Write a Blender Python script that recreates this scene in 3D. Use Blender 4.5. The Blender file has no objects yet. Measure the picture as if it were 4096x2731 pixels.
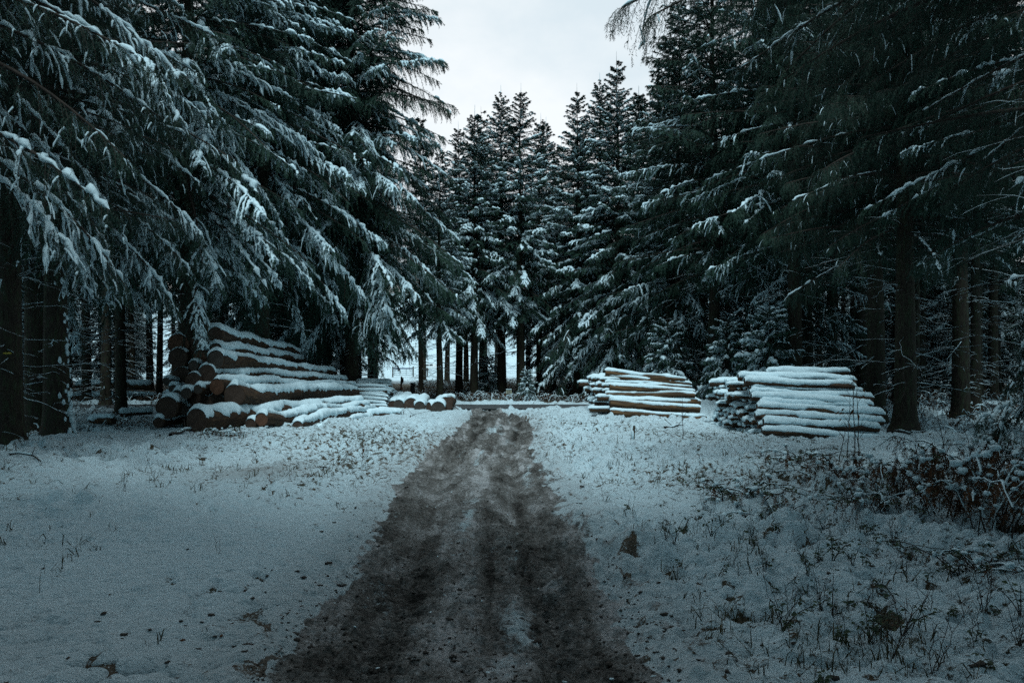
import bpy, math, random
import numpy as np
from mathutils import Matrix, Vector

R = math.radians
scene = bpy.context.scene
col = scene.collection

# ------------------------------------------------------------------ camera
EYE, HOR, F = 2.0, 361.4, 739.6          # eye height (m), horizon row, focal length (px at 1024 wide)
cam_data = bpy.data.cameras.new('camera')
cam_data.sensor_width = 36.0
cam_data.lens = 26.0
cam_data.shift_y = 20.4 / 1024.0
cam_data.clip_start = 0.05
cam_data.clip_end = 4000.0
cam = bpy.data.objects.new('camera', cam_data)
col.objects.link(cam)
cam.location = (0, 0, EYE)
cam.rotation_euler = (R(90), 0, 0)
scene.camera = cam

# ------------------------------------------------------------------ sky and sun (overcast winter afternoon)
SUN_EL, SUN_ROT = 60.0, 178.0
world = bpy.data.worlds.new('World')
scene.world = world
world.use_nodes = True
nt = world.node_tree
nt.nodes.clear()
N = nt.nodes.new
L_ = nt.links.new
wout = N('ShaderNodeOutputWorld')
sky = N('ShaderNodeTexSky')
sky.sky_type = 'NISHITA'
sky.sun_disc = False
sky.sun_elevation = R(SUN_EL)
sky.sun_rotation = R(SUN_ROT)
sky.dust_density = 3.0
bg_sky = N('ShaderNodeBackground')
bg_sky.inputs['Strength'].default_value = 0.07
L_(sky.outputs[0], bg_sky.inputs['Color'])
tc = N('ShaderNodeTexCoord')
mp = N('ShaderNodeMapping')
mp.inputs['Scale'].default_value = (1.0, 1.0, 1.6)
L_(tc.outputs['Generated'], mp.inputs['Vector'])
cn = N('ShaderNodeTexNoise')
cn.inputs['Scale'].default_value = 3.2
cn.inputs['Detail'].default_value = 6.0
cn.inputs['Roughness'].default_value = 0.55
L_(mp.outputs[0], cn.inputs['Vector'])
cr = N('ShaderNodeValToRGB')
cr.color_ramp.elements[0].position = 0.36
cr.color_ramp.elements[0].color = (0.66, 0.755, 0.80, 1)
cr.color_ramp.elements[1].position = 0.60
cr.color_ramp.elements[1].color = (0.86, 0.90, 0.91, 1)
L_(cn.outputs['Fac'], cr.inputs['Fac'])
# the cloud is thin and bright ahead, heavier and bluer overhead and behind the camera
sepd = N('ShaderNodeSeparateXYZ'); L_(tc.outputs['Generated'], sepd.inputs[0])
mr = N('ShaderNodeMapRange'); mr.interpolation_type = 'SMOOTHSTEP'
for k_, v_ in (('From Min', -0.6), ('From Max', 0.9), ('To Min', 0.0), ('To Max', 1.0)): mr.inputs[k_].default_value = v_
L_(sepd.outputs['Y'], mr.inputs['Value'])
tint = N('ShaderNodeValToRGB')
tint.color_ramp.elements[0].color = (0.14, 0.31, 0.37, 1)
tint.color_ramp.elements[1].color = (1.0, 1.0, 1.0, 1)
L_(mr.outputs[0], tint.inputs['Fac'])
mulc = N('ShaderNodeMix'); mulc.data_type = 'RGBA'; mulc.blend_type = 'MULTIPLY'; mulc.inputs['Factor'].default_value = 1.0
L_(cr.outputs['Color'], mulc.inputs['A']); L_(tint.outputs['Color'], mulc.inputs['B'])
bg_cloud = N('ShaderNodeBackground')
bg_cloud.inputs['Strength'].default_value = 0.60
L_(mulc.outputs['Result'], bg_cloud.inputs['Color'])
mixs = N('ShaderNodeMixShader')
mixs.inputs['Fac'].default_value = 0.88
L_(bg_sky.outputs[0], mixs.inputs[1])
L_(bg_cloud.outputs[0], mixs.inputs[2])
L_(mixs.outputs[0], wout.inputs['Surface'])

sun_data = bpy.data.lights.new('sun', 'SUN')
sun_data.energy = 1.5
sun_data.angle = R(16)
sun_data.color = (0.76, 0.94, 1.0)
sun = bpy.data.objects.new('sun', sun_data)
col.objects.link(sun)
sun.rotation_euler = (R(90 - SUN_EL), 0, R(180 - SUN_ROT))   # high, from behind the photographer

scene.view_settings.view_transform = 'Standard'
scene.view_settings.look = 'None'
scene.view_settings.exposure = 1.0
scene.view_settings.gamma = 1.0
scene.cycles.max_bounces = 5
scene.cycles.diffuse_bounces = 3
scene.cycles.glossy_bounces = 2
scene.cycles.use_denoising = False
scene.cycles.use_adaptive_sampling = False
scene.cycles.sample_clamp_indirect = 3.0

# ------------------------------------------------------------------ noise
def _h(ix, iy, seed):
    n = (ix.astype(np.int64) * 374761393 + iy.astype(np.int64) * 668265263 + seed * 974634777) & 0xffffffff
    n = ((n ^ (n >> 13)) * 1274126177) & 0xffffffff
    n = n ^ (n >> 16)
    return (n & 0xffffff) / float(0xffffff)

def vn(x, y, seed=0):
    x = np.asarray(x, float); y = np.asarray(y, float) + np.zeros_like(x)
    ix = np.floor(x); iy = np.floor(y)
    fx = x - ix; fy = y - iy
    fx = fx * fx * (3 - 2 * fx); fy = fy * fy * (3 - 2 * fy)
    a = _h(ix, iy, seed); b = _h(ix + 1, iy, seed); c = _h(ix, iy + 1, seed); d = _h(ix + 1, iy + 1, seed)
    return (a + (b - a) * fx) * (1 - fy) + (c + (d - c) * fx) * fy

def fbm(x, y, octs=4, seed=0, gain=0.5):
    v = 0.0; a = 1.0; t = 0.0; f = 1.0
    for o in range(octs):
        v = v + a * vn(np.asarray(x) * f + 17.3 * o, np.asarray(y) * f - 9.1 * o, seed + o)
        t += a; a *= gain; f *= 2.03
    return v / t

def sstep(a, b, x):
    t = np.clip((x - a) / (b - a), 0, 1)
    return t * t * (3 - 2 * t)

# ------------------------------------------------------------------ mesh collecting
class MB:
    def __init__(self):
        self.v = []; self.f = {}; self.n = 0      # f[k] = list of (array (m,k), material, smooth)
    def add(self, v, f, mat=0, smooth=False):
        v = np.asarray(v, np.float32).reshape(-1, 3); f = np.asarray(f, np.int64)
        if len(v) == 0 or len(f) == 0: return
        self.f.setdefault(f.shape[1], []).append((f + self.n, mat, smooth))
        self.v.append(v); self.n += len(v)
    def mesh(self, name, mats, attrs=None):
        me = bpy.data.meshes.new(name)
        V = np.concatenate(self.v) if self.v else np.zeros((0, 3), np.float32)
        me.vertices.add(len(V)); me.vertices.foreach_set('co', V.ravel())
        idx = []; start = []; mi = []; sm = []; o = 0
        for k, lst in self.f.items():
            for f, m, s in lst:
                idx.append(f.ravel()); start.append(o + np.arange(len(f)) * k); o += f.size
                mi.append(np.full(len(f), m)); sm.append(np.full(len(f), s))
        idx = np.concatenate(idx); start = np.concatenate(start)
        me.loops.add(len(idx)); me.loops.foreach_set('vertex_index', idx.astype(np.int32))
        me.polygons.add(len(start)); me.polygons.foreach_set('loop_start', start.astype(np.int32))
        me.polygons.foreach_set('material_index', np.concatenate(mi).astype(np.int32))
        me.polygons.foreach_set('use_smooth', np.concatenate(sm).astype(bool))
        for m in mats: me.materials.append(m)
        if attrs:
            for an, av in attrs.items():
                at = me.attributes.new(an, 'FLOAT', 'POINT'); at.data.foreach_set('value', np.asarray(av, np.float32))
        me.update(calc_edges=True)
        return me
    def obj(self, name, mats, parent=None, attrs=None):
        ob = bpy.data.objects.new(name, self.mesh(name, mats, attrs)); col.objects.link(ob)
        if parent: ob.parent = parent
        return ob

def empty(name, loc=(0, 0, 0), rz=0.0, scale=1.0):
    o = bpy.data.objects.new(name, None); col.objects.link(o)
    o.location = loc; o.rotation_euler = (0, 0, rz); o.scale = (scale,) * 3
    o.empty_display_size = 0.3
    return o

def tag(o, label=None, cat=None, group=None, kind=None):
    if label: o['label'] = label
    if cat: o['category'] = cat
    if group: o['group'] = group
    if kind: o['kind'] = kind
    return o

def copy_tree(o, parent=None):
    c = o.copy(); col.objects.link(c); c.parent = parent
    for ch in list(o.children): copy_tree(ch, c)
    return c

def at(px, py, D):
    return np.array([(px - 512.0) / F * D, D, EYE + (HOR - py) / F * D])

def norm(a): return a / (np.linalg.norm(a, axis=-1, keepdims=True) + 1e-9)

def tubes(mb, P, Rd, sides=5, mat=0, smooth=True, lift=None, squash=1.0):
    """P (n,m,3) polylines, Rd (n,m) radii"""
    P = np.asarray(P, float); Rd = np.asarray(Rd, float)
    if P.ndim == 2: P = P[None]; Rd = Rd[None]
    n, m, _ = P.shape
    if n == 0: return
    T = norm(np.gradient(P, axis=1))
    ref = np.zeros_like(T); ref[..., 2] = 1.0
    par = np.abs(T[..., 2]) > 0.94
    ref[par] = (1.0, 0.13, 0.0)
    A = norm(np.cross(T, ref)); B = np.cross(A, T)
    th = np.arange(sides) / sides * 2 * np.pi
    V = P[:, :, None, :] + Rd[:, :, None, None] * (np.cos(th)[None, None, :, None] * A[:, :, None, :] + squash * np.sin(th)[None, None, :, None] * B[:, :, None, :])
    V = V.reshape(-1, 3)
    j = np.arange(m - 1)[:, None]; i = np.arange(sides)[None]
    q = np.stack([j * sides + i, j * sides + (i + 1) % sides, (j + 1) * sides + (i + 1) % sides, (j + 1) * sides + i], -1).reshape(-1, 4)
    f = (q[None] + (np.arange(n) * m * sides)[:, None, None]).reshape(-1, 4)
    mb.add(V, f, mat, smooth)

def box(mb, c, s, mat=0, rz=0.0):
    x, y, z = s[0] / 2, s[1] / 2, s[2] / 2
    v = np.array([[-x, -y, -z], [x, -y, -z], [x, y, -z], [-x, y, -z], [-x, -y, z], [x, -y, z], [x, y, z], [-x, y, z]])
    ca, sa = math.cos(rz), math.sin(rz)
    v = np.stack([v[:, 0] * ca - v[:, 1] * sa, v[:, 0] * sa + v[:, 1] * ca, v[:, 2]], 1) + np.asarray(c)
    mb.add(v, [[0, 3, 2, 1], [4, 5, 6, 7], [0, 1, 5, 4], [1, 2, 6, 5], [2, 3, 7, 6], [3, 0, 4, 7]], mat)

def blob(mb, c, r, rng, mat=0, seg=8, rings=5, rough=0.35):
    """lumpy little mound of snow; r = (rx, ry, rz)"""
    th = np.linspace(0, 2 * np.pi, seg, endpoint=False); ph = np.linspace(-0.5 * np.pi, 0.5 * np.pi, rings + 1)
    Pn, Tn = np.meshgrid(ph, th, indexing='ij')
    k = 1 + rough * (rng.random(Pn.shape) - 0.5)
    k[0] = 1; k[-1] = 1
    V = np.stack([r[0] * np.cos(Pn) * np.cos(Tn) * k, r[1] * np.cos(Pn) * np.sin(Tn) * k, r[2] * np.sin(Pn) * k], -1).reshape(-1, 3) + np.asarray(c)
    j = np.arange(rings)[:, None]; i = np.arange(seg)[None]
    q = np.stack([j * seg + i, j * seg + (i + 1) % seg, (j + 1) * seg + (i + 1) % seg, (j + 1) * seg + i], -1).reshape(-1, 4)
    mb.add(V, q, mat, True)

# ------------------------------------------------------------------ materials
def mat_base(name, rough=0.7, spec=0.3):
    m = bpy.data.materials.new(name); m.use_nodes = True
    t = m.node_tree; b = t.nodes['Principled BSDF']
    b.inputs['Roughness'].default_value = rough
    b.inputs['Specular IOR Level'].default_value = spec
    return m, t, b

def noise_node(t, scale, detail=4, rough=0.55, coord='Object', vec_scale=None):
    tcn = t.nodes.new('ShaderNodeTexCoord'); n = t.nodes.new('ShaderNodeTexNoise')
    n.inputs['Scale'].default_value = scale; n.inputs['Detail'].default_value = detail; n.inputs['Roughness'].default_value = rough
    if vec_scale:
        mpn = t.nodes.new('ShaderNodeMapping'); mpn.inputs['Scale'].default_value = vec_scale
        t.links.new(tcn.outputs[coord], mpn.inputs['Vector']); t.links.new(mpn.outputs[0], n.inputs['Vector'])
    else:
        t.links.new(tcn.outputs[coord], n.inputs['Vector'])
    return n

def ramp(t, src, stops):
    r = t.nodes.new('ShaderNodeValToRGB'); e = r.color_ramp.elements
    e[0].position, e[0].color = stops[0][0], (*stops[0][1], 1)
    e[1].position, e[1].color = stops[-1][0], (*stops[-1][1], 1)
    for p, c in stops[1:-1]:
        k = e.new(p); k.color = (*c, 1)
    t.links.new(src, r.inputs['Fac'])
    return r

def bump(t, b, src, strength=0.4, dist=0.02):
    bn = t.nodes.new('ShaderNodeBump'); bn.inputs['Strength'].default_value = strength; bn.inputs['Distance'].default_value = dist
    t.links.new(src, bn.inputs['Height']); t.links.new(bn.outputs[0], b.inputs['Normal'])

def mixc(t, fac, a, b):
    m = t.nodes.new('ShaderNodeMix'); m.data_type = 'RGBA'
    for s, v in ((m.inputs['Factor'], fac), (m.inputs['A'], a), (m.inputs['B'], b)):
        if hasattr(v, 'is_linked') or hasattr(v, 'links'): t.links.new(v, s)
        else: s.default_value = v if isinstance(v, float) else (*v, 1)
    return m.outputs['Result']

def math_n(t, op, a, b=None, c=None):
    m = t.nodes.new('ShaderNodeMath'); m.operation = op
    for i, v in enumerate((a, b, c)):
        if v is None: continue
        if isinstance(v, (int, float)): m.inputs[i].default_value = v
        else: t.links.new(v, m.inputs[i])
    return m.outputs[0]

def simple(name, stops, scale=8.0, rough=0.75, spec=0.25, bmp=0.0, bdist=0.01, vec_scale=None, coord='Object', detail=4):
    m, t, b = mat_base(name, rough, spec)
    n = noise_node(t, scale, detail, 0.6, coord, vec_scale)
    r = ramp(t, n.outputs['Fac'], stops)
    t.links.new(r.outputs['Color'], b.inputs['Base Color'])
    if bmp: bump(t, b, n.outputs['Fac'], bmp, bdist)
    return m

SNOW = (0.70, 0.80, 0.86)
M = {}
m, t, b = mat_base('snow', 0.75, 0.25)
n1 = noise_node(t, 22.0, 5, 0.6)
r1 = ramp(t, n1.outputs['Fac'], [(0.3, (0.58, 0.735, 0.79)), (0.7, (0.68, 0.82, 0.865))])
t.links.new(r1.outputs['Color'], b.inputs['Base Color'])
bump(t, b, n1.outputs['Fac'], 0.5, 0.03)
M['snow'] = m
M['needle'] = simple('needle', [(0.3, (0.010, 0.031, 0.023)), (0.55, (0.017, 0.045, 0.031)), (0.75, (0.028, 0.062, 0.036))], 1.3, 0.65, 0.2)
M['twig'] = simple('twig', [(0.3, (0.030, 0.025, 0.022)), (0.7, (0.060, 0.048, 0.040))], 6, 0.85, 0.15)
M['bark'] = simple('bark', [(0.30, (0.020, 0.016, 0.013)), (0.5, (0.042, 0.034, 0.026)), (0.62, (0.036, 0.044, 0.025)), (0.8, (0.075, 0.068, 0.055))], 5, 0.9, 0.12, 0.9, 0.03, (3.0, 3.0, 0.7))
M['log_bark'] = simple('log_bark', [(0.30, (0.020, 0.014, 0.011)), (0.5, (0.050, 0.030, 0.019)), (0.66, (0.085, 0.046, 0.024)), (0.8, (0.14, 0.08, 0.045))], 7, 0.85, 0.2, 0.8, 0.02, (0.5, 3.0, 3.0))
M['peeled'] = simple('peeled_log_bark', [(0.25, (0.022, 0.015, 0.011)), (0.5, (0.060, 0.036, 0.020)), (0.62, (0.12, 0.066, 0.030)), (0.8, (0.20, 0.115, 0.055))], 6, 0.8, 0.2, 0.6, 0.02, (0.35, 3.0, 3.0))

def cut_mat(name, tint):
    m, t, b = mat_base(name, 0.8, 0.2)
    tcn = t.nodes.new('ShaderNodeTexCoord'); sp = t.nodes.new('ShaderNodeSeparateXYZ'); t.links.new(tcn.outputs['Object'], sp.inputs[0])
    y2 = math_n(t, 'MULTIPLY', sp.outputs['Y'], sp.outputs['Y']); z2 = math_n(t, 'MULTIPLY', sp.outputs['Z'], sp.outputs['Z'])
    rad = math_n(t, 'SQRT', math_n(t, 'ADD', y2, z2))
    nn = noise_node(t, 5.0, 5, 0.65)
    ring = math_n(t, 'SINE', math_n(t, 'ADD', math_n(t, 'MULTIPLY', rad, 260.0), math_n(t, 'MULTIPLY', nn.outputs['Fac'], 14.0)))
    v = math_n(t, 'ADD', math_n(t, 'MULTIPLY', ring, 0.20), nn.outputs['Fac'])
    r = ramp(t, v, [(0.25, tuple(x * 0.55 for x in tint)), (0.5, tint), (0.8, tuple(x * 1.35 for x in tint))])
    t.links.new(r.outputs['Color'], b.inputs['Base Color'])
    bump(t, b, v, 0.4, 0.008)
    return m
M['cut'] = cut_mat('cut_wood', (0.066, 0.042, 0.031))
M['cut_grey'] = cut_mat('weathered_cut_wood', (0.060, 0.050, 0.042))
M['cut_orange'] = cut_mat('fresh_cut_wood', (0.115, 0.056, 0.034))
M['asphalt'] = simple('asphalt', [(0.3, (0.040, 0.044, 0.046)), (0.7, (0.075, 0.080, 0.082))], 3, 0.75, 0.3, 0.2, 0.01)
M['wood_grey'] = simple('grey_wood', [(0.3, (0.035, 0.032, 0.028)), (0.7, (0.085, 0.078, 0.068))], 9, 0.85, 0.2, 0.5, 0.01, (3, 3, 0.6))
M['grass'] = simple('dry_grass', [(0.3, (0.030, 0.032, 0.018)), (0.55, (0.060, 0.055, 0.030)), (0.75, (0.105, 0.085, 0.045))], 2.5, 0.8, 0.15)
M['leaf'] = simple('leaf', [(0.3, (0.016, 0.034, 0.016)), (0.6, (0.034, 0.060, 0.024)), (0.8, (0.055, 0.07, 0.025))], 3.0, 0.6, 0.3)
M['brown_leaf'] = simple('brown_leaf', [(0.3, (0.040, 0.023, 0.015)), (0.6, (0.11, 0.050, 0.024)), (0.8, (0.16, 0.075, 0.032))], 4.0, 0.8, 0.15)
M['mud'] = simple('mud', [(0.3, (0.018, 0.015, 0.012)), (0.7, (0.05, 0.042, 0.034))], 14.0, 0.7, 0.3, 0.6, 0.01)
M['metal'] = simple('galvanised_metal', [(0.3, (0.10, 0.12, 0.13)), (0.7, (0.18, 0.20, 0.21))], 9, 0.5, 0.4)
M['blue'] = simple('blue_paint', [(0.3, (0.025, 0.05, 0.13)), (0.7, (0.035, 0.07, 0.18))], 5, 0.5, 0.4)
M['white_paint'] = simple('white_paint', [(0.3, (0.70, 0.72, 0.72)), (0.7, (0.80, 0.82, 0.82))], 5, 0.4, 0.5)
M['black'] = simple('black_paint', [(0.3, (0.010, 0.010, 0.011)), (0.7, (0.02, 0.02, 0.022))], 8, 0.6, 0.3)
M['glass'] = simple('window_glass', [(0.3, (0.012, 0.016, 0.02)), (0.7, (0.02, 0.026, 0.03))], 2, 0.1, 0.6)
M['sign'] = simple('sign_board', [(0.3, (0.42, 0.42, 0.30)), (0.7, (0.52, 0.51, 0.38))], 6, 0.6, 0.3)
M['orange'] = simple('orange_paint', [(0.3, (0.32, 0.10, 0.05)), (0.7, (0.42, 0.14, 0.07))], 6, 0.6, 0.3)
M['yellow'] = simple('yellow_paint', [(0.3, (0.32, 0.24, 0.03)), (0.7, (0.46, 0.36, 0.06))], 20, 0.7, 0.2)

# ground: snow, grass stalks under it, wet dirt where the wheels have been
m, t, b = mat_base('snowy_ground', 0.8, 0.2)
def attr(name):
    a = t.nodes.new('ShaderNodeAttribute'); a.attribute_name = name; return a.outputs['Fac']
nf = noise_node(t, 38.0, 4, 0.65)
nm = noise_node(t, 9.0, 5, 0.6)
nl = noise_node(t, 0.7, 3, 0.5)
nx = noise_node(t, 22.0, 7, 0.82, vec_scale=(1.0, 1.0, 1.0))
snow_c = ramp(t, nm.outputs['Fac'], [(0.3, (0.57, 0.725, 0.78)), (0.7, (0.68, 0.815, 0.865))]).outputs['Color']
# stalks and earth showing through the thin snow
spk = math_n(t, 'ADD', math_n(t, 'MULTIPLY', nf.outputs['Fac'], 0.6), math_n(t, 'MULTIPLY', nm.outputs['Fac'], 0.4))
spk = math_n(t, 'ADD', spk, math_n(t, 'MULTIPLY', attr('grassy'), 0.12))
speck = ramp(t, spk, [(0.61, (0, 0, 0)), (0.70, (1, 1, 1))]).outputs['Color']
stalk_c = ramp(t, nl.outputs['Fac'], [(0.35, (0.045, 0.045, 0.028)), (0.65, (0.085, 0.06, 0.035))]).outputs['Color']
npt = noise_node(t, 9.0, 6, 0.70)
pv = math_n(t, 'ADD', npt.outputs['Fac'], math_n(t, 'MULTIPLY', attr('grassy'), 0.13))
patches = ramp(t, pv, [(0.655, (0, 0, 0)), (0.70, (1, 1, 1))]).outputs['Color']
crk = math_n(t, 'ADD', attr('crease'), math_n(t, 'MULTIPLY', math_n(t, 'SUBTRACT', nf.outputs['Fac'], 0.5), 2.2))
speck = math_n(t, 'MAXIMUM', math_n(t, 'MAXIMUM', speck, patches), ramp(t, crk, [(0.55, (0, 0, 0)), (0.78, (1, 1, 1))]).outputs['Color'])
top = mixc(t, speck, snow_c, stalk_c)
ns = noise_node(t, 3.0, 4, 0.6, vec_scale=(1.0, 0.5, 1.0))
frosty = math_n(t, 'ADD', math_n(t, 'MULTIPLY', nx.outputs['Fac'], 0.62), math_n(t, 'MULTIPLY', ns.outputs['Fac'], 0.38))
frosty = math_n(t, 'ADD', frosty, math_n(t, 'MULTIPLY', math_n(t, 'SUBTRACT', attr('frost'), 0.5), 0.22))
dirt_c = ramp(t, frosty, [(0.36, (0.021, 0.019, 0.016)), (0.44, (0.082, 0.077, 0.069)), (0.53, (0.19, 0.185, 0.176)), (0.63, (0.45, 0.455, 0.46))]).outputs['Color']
dm = math_n(t, 'ADD', attr('dirt'), math_n(t, 'MULTIPLY', math_n(t, 'SUBTRACT', nm.outputs['Fac'], 0.5), 0.6))
dm = math_n(t, 'ADD', dm, math_n(t, 'MULTIPLY', math_n(t, 'SUBTRACT', nf.outputs['Fac'], 0.5), 0.6))
dmask = ramp(t, dm, [(0.40, (0, 0, 0)), (0.62, (1, 1, 1))]).outputs['Color']
thin = mixc(t, math_n(t, 'MULTIPLY', attr('thin'), 0.6), top, (0.20, 0.17, 0.15))
t.links.new(mixc(t, dmask, thin, dirt_c), b.inputs['Base Color'])
rr = t.nodes.new('ShaderNodeMapRange'); rr.inputs['To Min'].default_value = 0.8; rr.inputs['To Max'].default_value = 0.33
t.links.new(dmask, rr.inputs['Value']); t.links.new(rr.outputs[0], b.inputs['Roughness'])
hh = math_n(t, 'ADD', math_n(t, 'MULTIPLY', npt.outputs['Fac'], 1.2), math_n(t, 'ADD', math_n(t, 'MULTIPLY', nm.outputs['Fac'], 1.0), math_n(t, 'MULTIPLY', nf.outputs['Fac'], 0.45)))
bump(t, b, hh, 0.9, 0.07)
M['ground'] = m

# ------------------------------------------------------------------ ground
TRK = np.array([  # source row (4096 px frame), left edge, right edge of the bare dirt
    (1636, 1888, 1990), (1654, 1890, 2045), (1672, 1876, 2100), (1708, 1848, 2132), (1744, 1812, 2125), (1780, 1752, 2117),
    (1816, 1705, 2125), (1889, 1634, 2165), (1961, 1598, 2211), (2033, 1562, 2233), (2105, 1526, 2283), (2177, 1482, 2326), (2249, 1439, 2362),
    (2321, 1381, 2398), (2394, 1324, 2435), (2466, 1273, 2471), (2538, 1230, 2507), (2610, 1187, 2543), (2682, 1136, 2600)], float)
_D = F * EYE / (TRK[:, 0] / 4 - HOR)
_xl = (TRK[:, 1] / 4 - 512) / F * _D; _xr = (TRK[:, 2] / 4 - 512) / F * _D
_o = np.argsort(_D); _D, _xl, _xr = _D[_o], _xl[_o], _xr[_o]
def track_lat(x, y):
    l = np.interp(y, _D, _xl); r = np.interp(y, _D, _xr)
    return (x - (l + r) / 2) / ((r - l) / 2)

def worley(x, y, seed):
    """distance to the nearest of one jittered point per unit cell"""
    ix = np.floor(x); iy = np.floor(y); best = np.full(np.shape(x), 9.0)
    for a in (-1, 0, 1):
        for c in (-1, 0, 1):
            cx = ix + a; cy = iy + c
            d = (cx + _h(cx, cy, seed) - x) ** 2 + (cy + _h(cx, cy, seed + 7) - y) ** 2
            best = np.minimum(best, d)
    return np.sqrt(best)
def tussock(x, y):
    """height of the snow cushions on the grass tufts (0..1) and how rough the ground is there"""
    wx = x + 0.10 * (fbm(x * 5, y * 5, 2, 131) - 0.5); wy = y + 0.10 * (fbm(x * 5, y * 5, 2, 137) - 0.5)
    w1 = worley(wx / 0.26, wy / 0.30, 140); w2 = worley(wx / 0.12, wy / 0.13, 150)
    rough = sstep(0.30, 0.60, fbm(x * 0.45, y * 0.45, 3, 160) + 0.10 * (x > 1.2) + 0.12 * gauss(x, y, -3.8, 16, 2.6, 4) - 0.22 * gauss(x, y, -3.4, 6.0, 2.8, 3.6))
    b1 = np.sqrt(np.clip(1 - (w1 / 0.72) ** 2, 0, 1)); b2 = np.sqrt(np.clip(1 - (w2 / 0.75) ** 2, 0, 1))
    return b1, b2, rough
ROAD0, ROAD1 = 31.3, 34.4
def gauss(x, y, cx, cy, sx, sy): return np.exp(-((x - cx) / sx) ** 2 - ((y - cy) / sy) ** 2)
def height(x, y, fine=True):
    x = np.asarray(x, float); y = np.asarray(y, float)
    d = np.hypot(x, y)
    h = (fbm(x * 0.16, y * 0.16, 3, 3) - 0.5) * 0.30
    h += -0.22 * gauss(x, y, 9.5, 23.0, 4.0, 3.5)                       # hollow under the larger right-hand pile
    h += 0.10 * gauss(x, y, 7.6, 18.6, 2.6, 1.1)
    h += 0.30 * gauss(x, y, 4.8, 29.8, 2.2, 1.0) + 0.25 * gauss(x, y, 9.0, 30.5, 4.5, 1.2)   # ploughed bank by the road
    h += 0.22 * gauss(x, y, -6.2, 17.8, 1.6, 1.7) + 0.42 * gauss(x, y, -8.8, 11.6, 2.4, 1.8) + 0.25 * gauss(x, y, -11, 16.5, 2.5, 3) + 0.15 * gauss(x, y, -4.8, 21.5, 1.5, 3)
    h += 0.16 * gauss(x, y, 6.3, 9.4, 1.9, 1.5) + 0.12 * gauss(x, y, 5.2, 11.5, 1.6, 0.8)
    h += -0.12 * gauss(x, y, -5.6, 13.6, 1.4, 1.6)
    lat = track_lat(x, y)
    on = sstep(1.7, 0.9, np.abs(lat)) * sstep(31.5, 29.5, y)
    h = h * (1 - 0.75 * on)
    rut = np.exp(-((np.abs(lat - 0.03) - 0.56) / 0.19) ** 2)
    h += on * (-0.05 - 0.10 * rut + 0.020 * rut * sstep(10, 7, y) * np.sin(y * 52 + 5 * fbm(x * 2, y * 2, 2, 12)))
    h += 0.05 * np.exp(-((np.abs(lat) - 1.22) / 0.16) ** 2) * sstep(31, 28, y) * (0.4 + fbm(x * 1.3, y * 1.3, 2, 9))
    h += 0.16 * np.exp(-((y - ROAD0 + 0.45) / 0.3) ** 2) * fbm(x * 0.9, y, 3, 8) * (np.abs(lat) > 0.9) + 0.22 * np.exp(-((y - ROAD1 - 0.6) / 0.45) ** 2) * fbm(x * 1.1, y, 3, 6)
    inroad = sstep(ROAD0 - 0.25, ROAD0 + 0.35, y) * sstep(ROAD1 + 0.35, ROAD1 - 0.3, y)
    if fine:
        amp = sstep(60, 30, d)
        calm = 1 - 0.6 * gauss(x, y, -3.2, 6.0, 2.6, 3.6)
        lumps = fbm(x * 2.2, y * 2.2, 3, 21)
        patch = sstep(0.38, 0.62, fbm(x * 0.35, y * 0.35, 2, 77))
        h += amp * (1 - 0.5 * on) * (lumps - 0.5) * (0.14 + 0.40 * patch) * calm
        h += amp * (fbm(x * 6.0, y * 6.0, 2, 41) - 0.5) * (0.09 + 0.19 * patch) * calm * (1 - 0.2 * on)
        h += sstep(9, 6, d) * (fbm(x * 17, y * 17, 2, 43) - 0.5) * (0.02 + 0.05 * patch) * calm
        off = 1 - on
        b1, b2, rough = tussock(x, y)
        h += amp * off * (0.25 + 0.75 * rough) * ((b1 - 0.6) * 0.075 + sstep(16, 9, d) * (b2 - 0.6) * 0.030)
        # clods and tyre prints in the dirt
        h += on * (sstep(11, 7, y) * (fbm(x * 14, y * 14, 2, 55) - 0.5) * 0.08 + (fbm(x * 5, y * 5, 3, 57) - 0.5) * 0.10)
        # trampled pits
        pit = vn(x * 2.9 + 5, y * 2.9, 91)
        h -= amp * (1 - on) * sstep(0.74, 0.95, pit) * 0.06 * (0.3 + patch)
    h = h * (1 - inroad) - 0.03 * inroad
    far = sstep(185, 480, y)
    h += far * (46.0 + 8 * (fbm(x * 0.01, y * 0.01, 2, 5) - 0.5)) + 0.0
    h += -0.15 * sstep(ROAD1 + 0.3, 42, y) * sstep(60, 44, y)
    return h

ys_near = np.concatenate([[-80, -40, -20, -10, -4, 0.0, 1.2, 2.0], F * EYE / np.arange(560.0, 64.0, -0.5)[::1]])
ys_mid = F * EYE / np.arange(64.0, 8.0, -0.45)
ys_far = np.concatenate([np.linspace(190, 520, 60), np.linspace(540, 1800, 14)])
YS = np.unique(np.concatenate([ys_near, ys_mid, ys_far]))
u_in = np.arange(-0.86, 0.8601, 0.0019)
u_out = np.concatenate([np.geomspace(0.875, 6.0, 34)])
US = np.concatenate([-u_out[::-1], u_in, u_out])
SC = np.where(YS < 3.0, 3.0 + (3.0 - YS) * 0.25, YS)
GX = US[None, :] * SC[:, None]; GY = np.repeat(YS[:, None], len(US), 1)
GZ = height(GX, GY)
lat = track_lat(GX, GY)
wob = (fbm(GX * 0.9, GY * 0.9, 4, 61) - 0.5)
edge = np.abs(lat) + wob * 0.18 + (fbm(GX * 6.0, GY * 5.0, 3, 62) - 0.5) * 0.24
dirt = sstep(1.10, 0.97, edge) * sstep(31.6, 31.0, GY)
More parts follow.
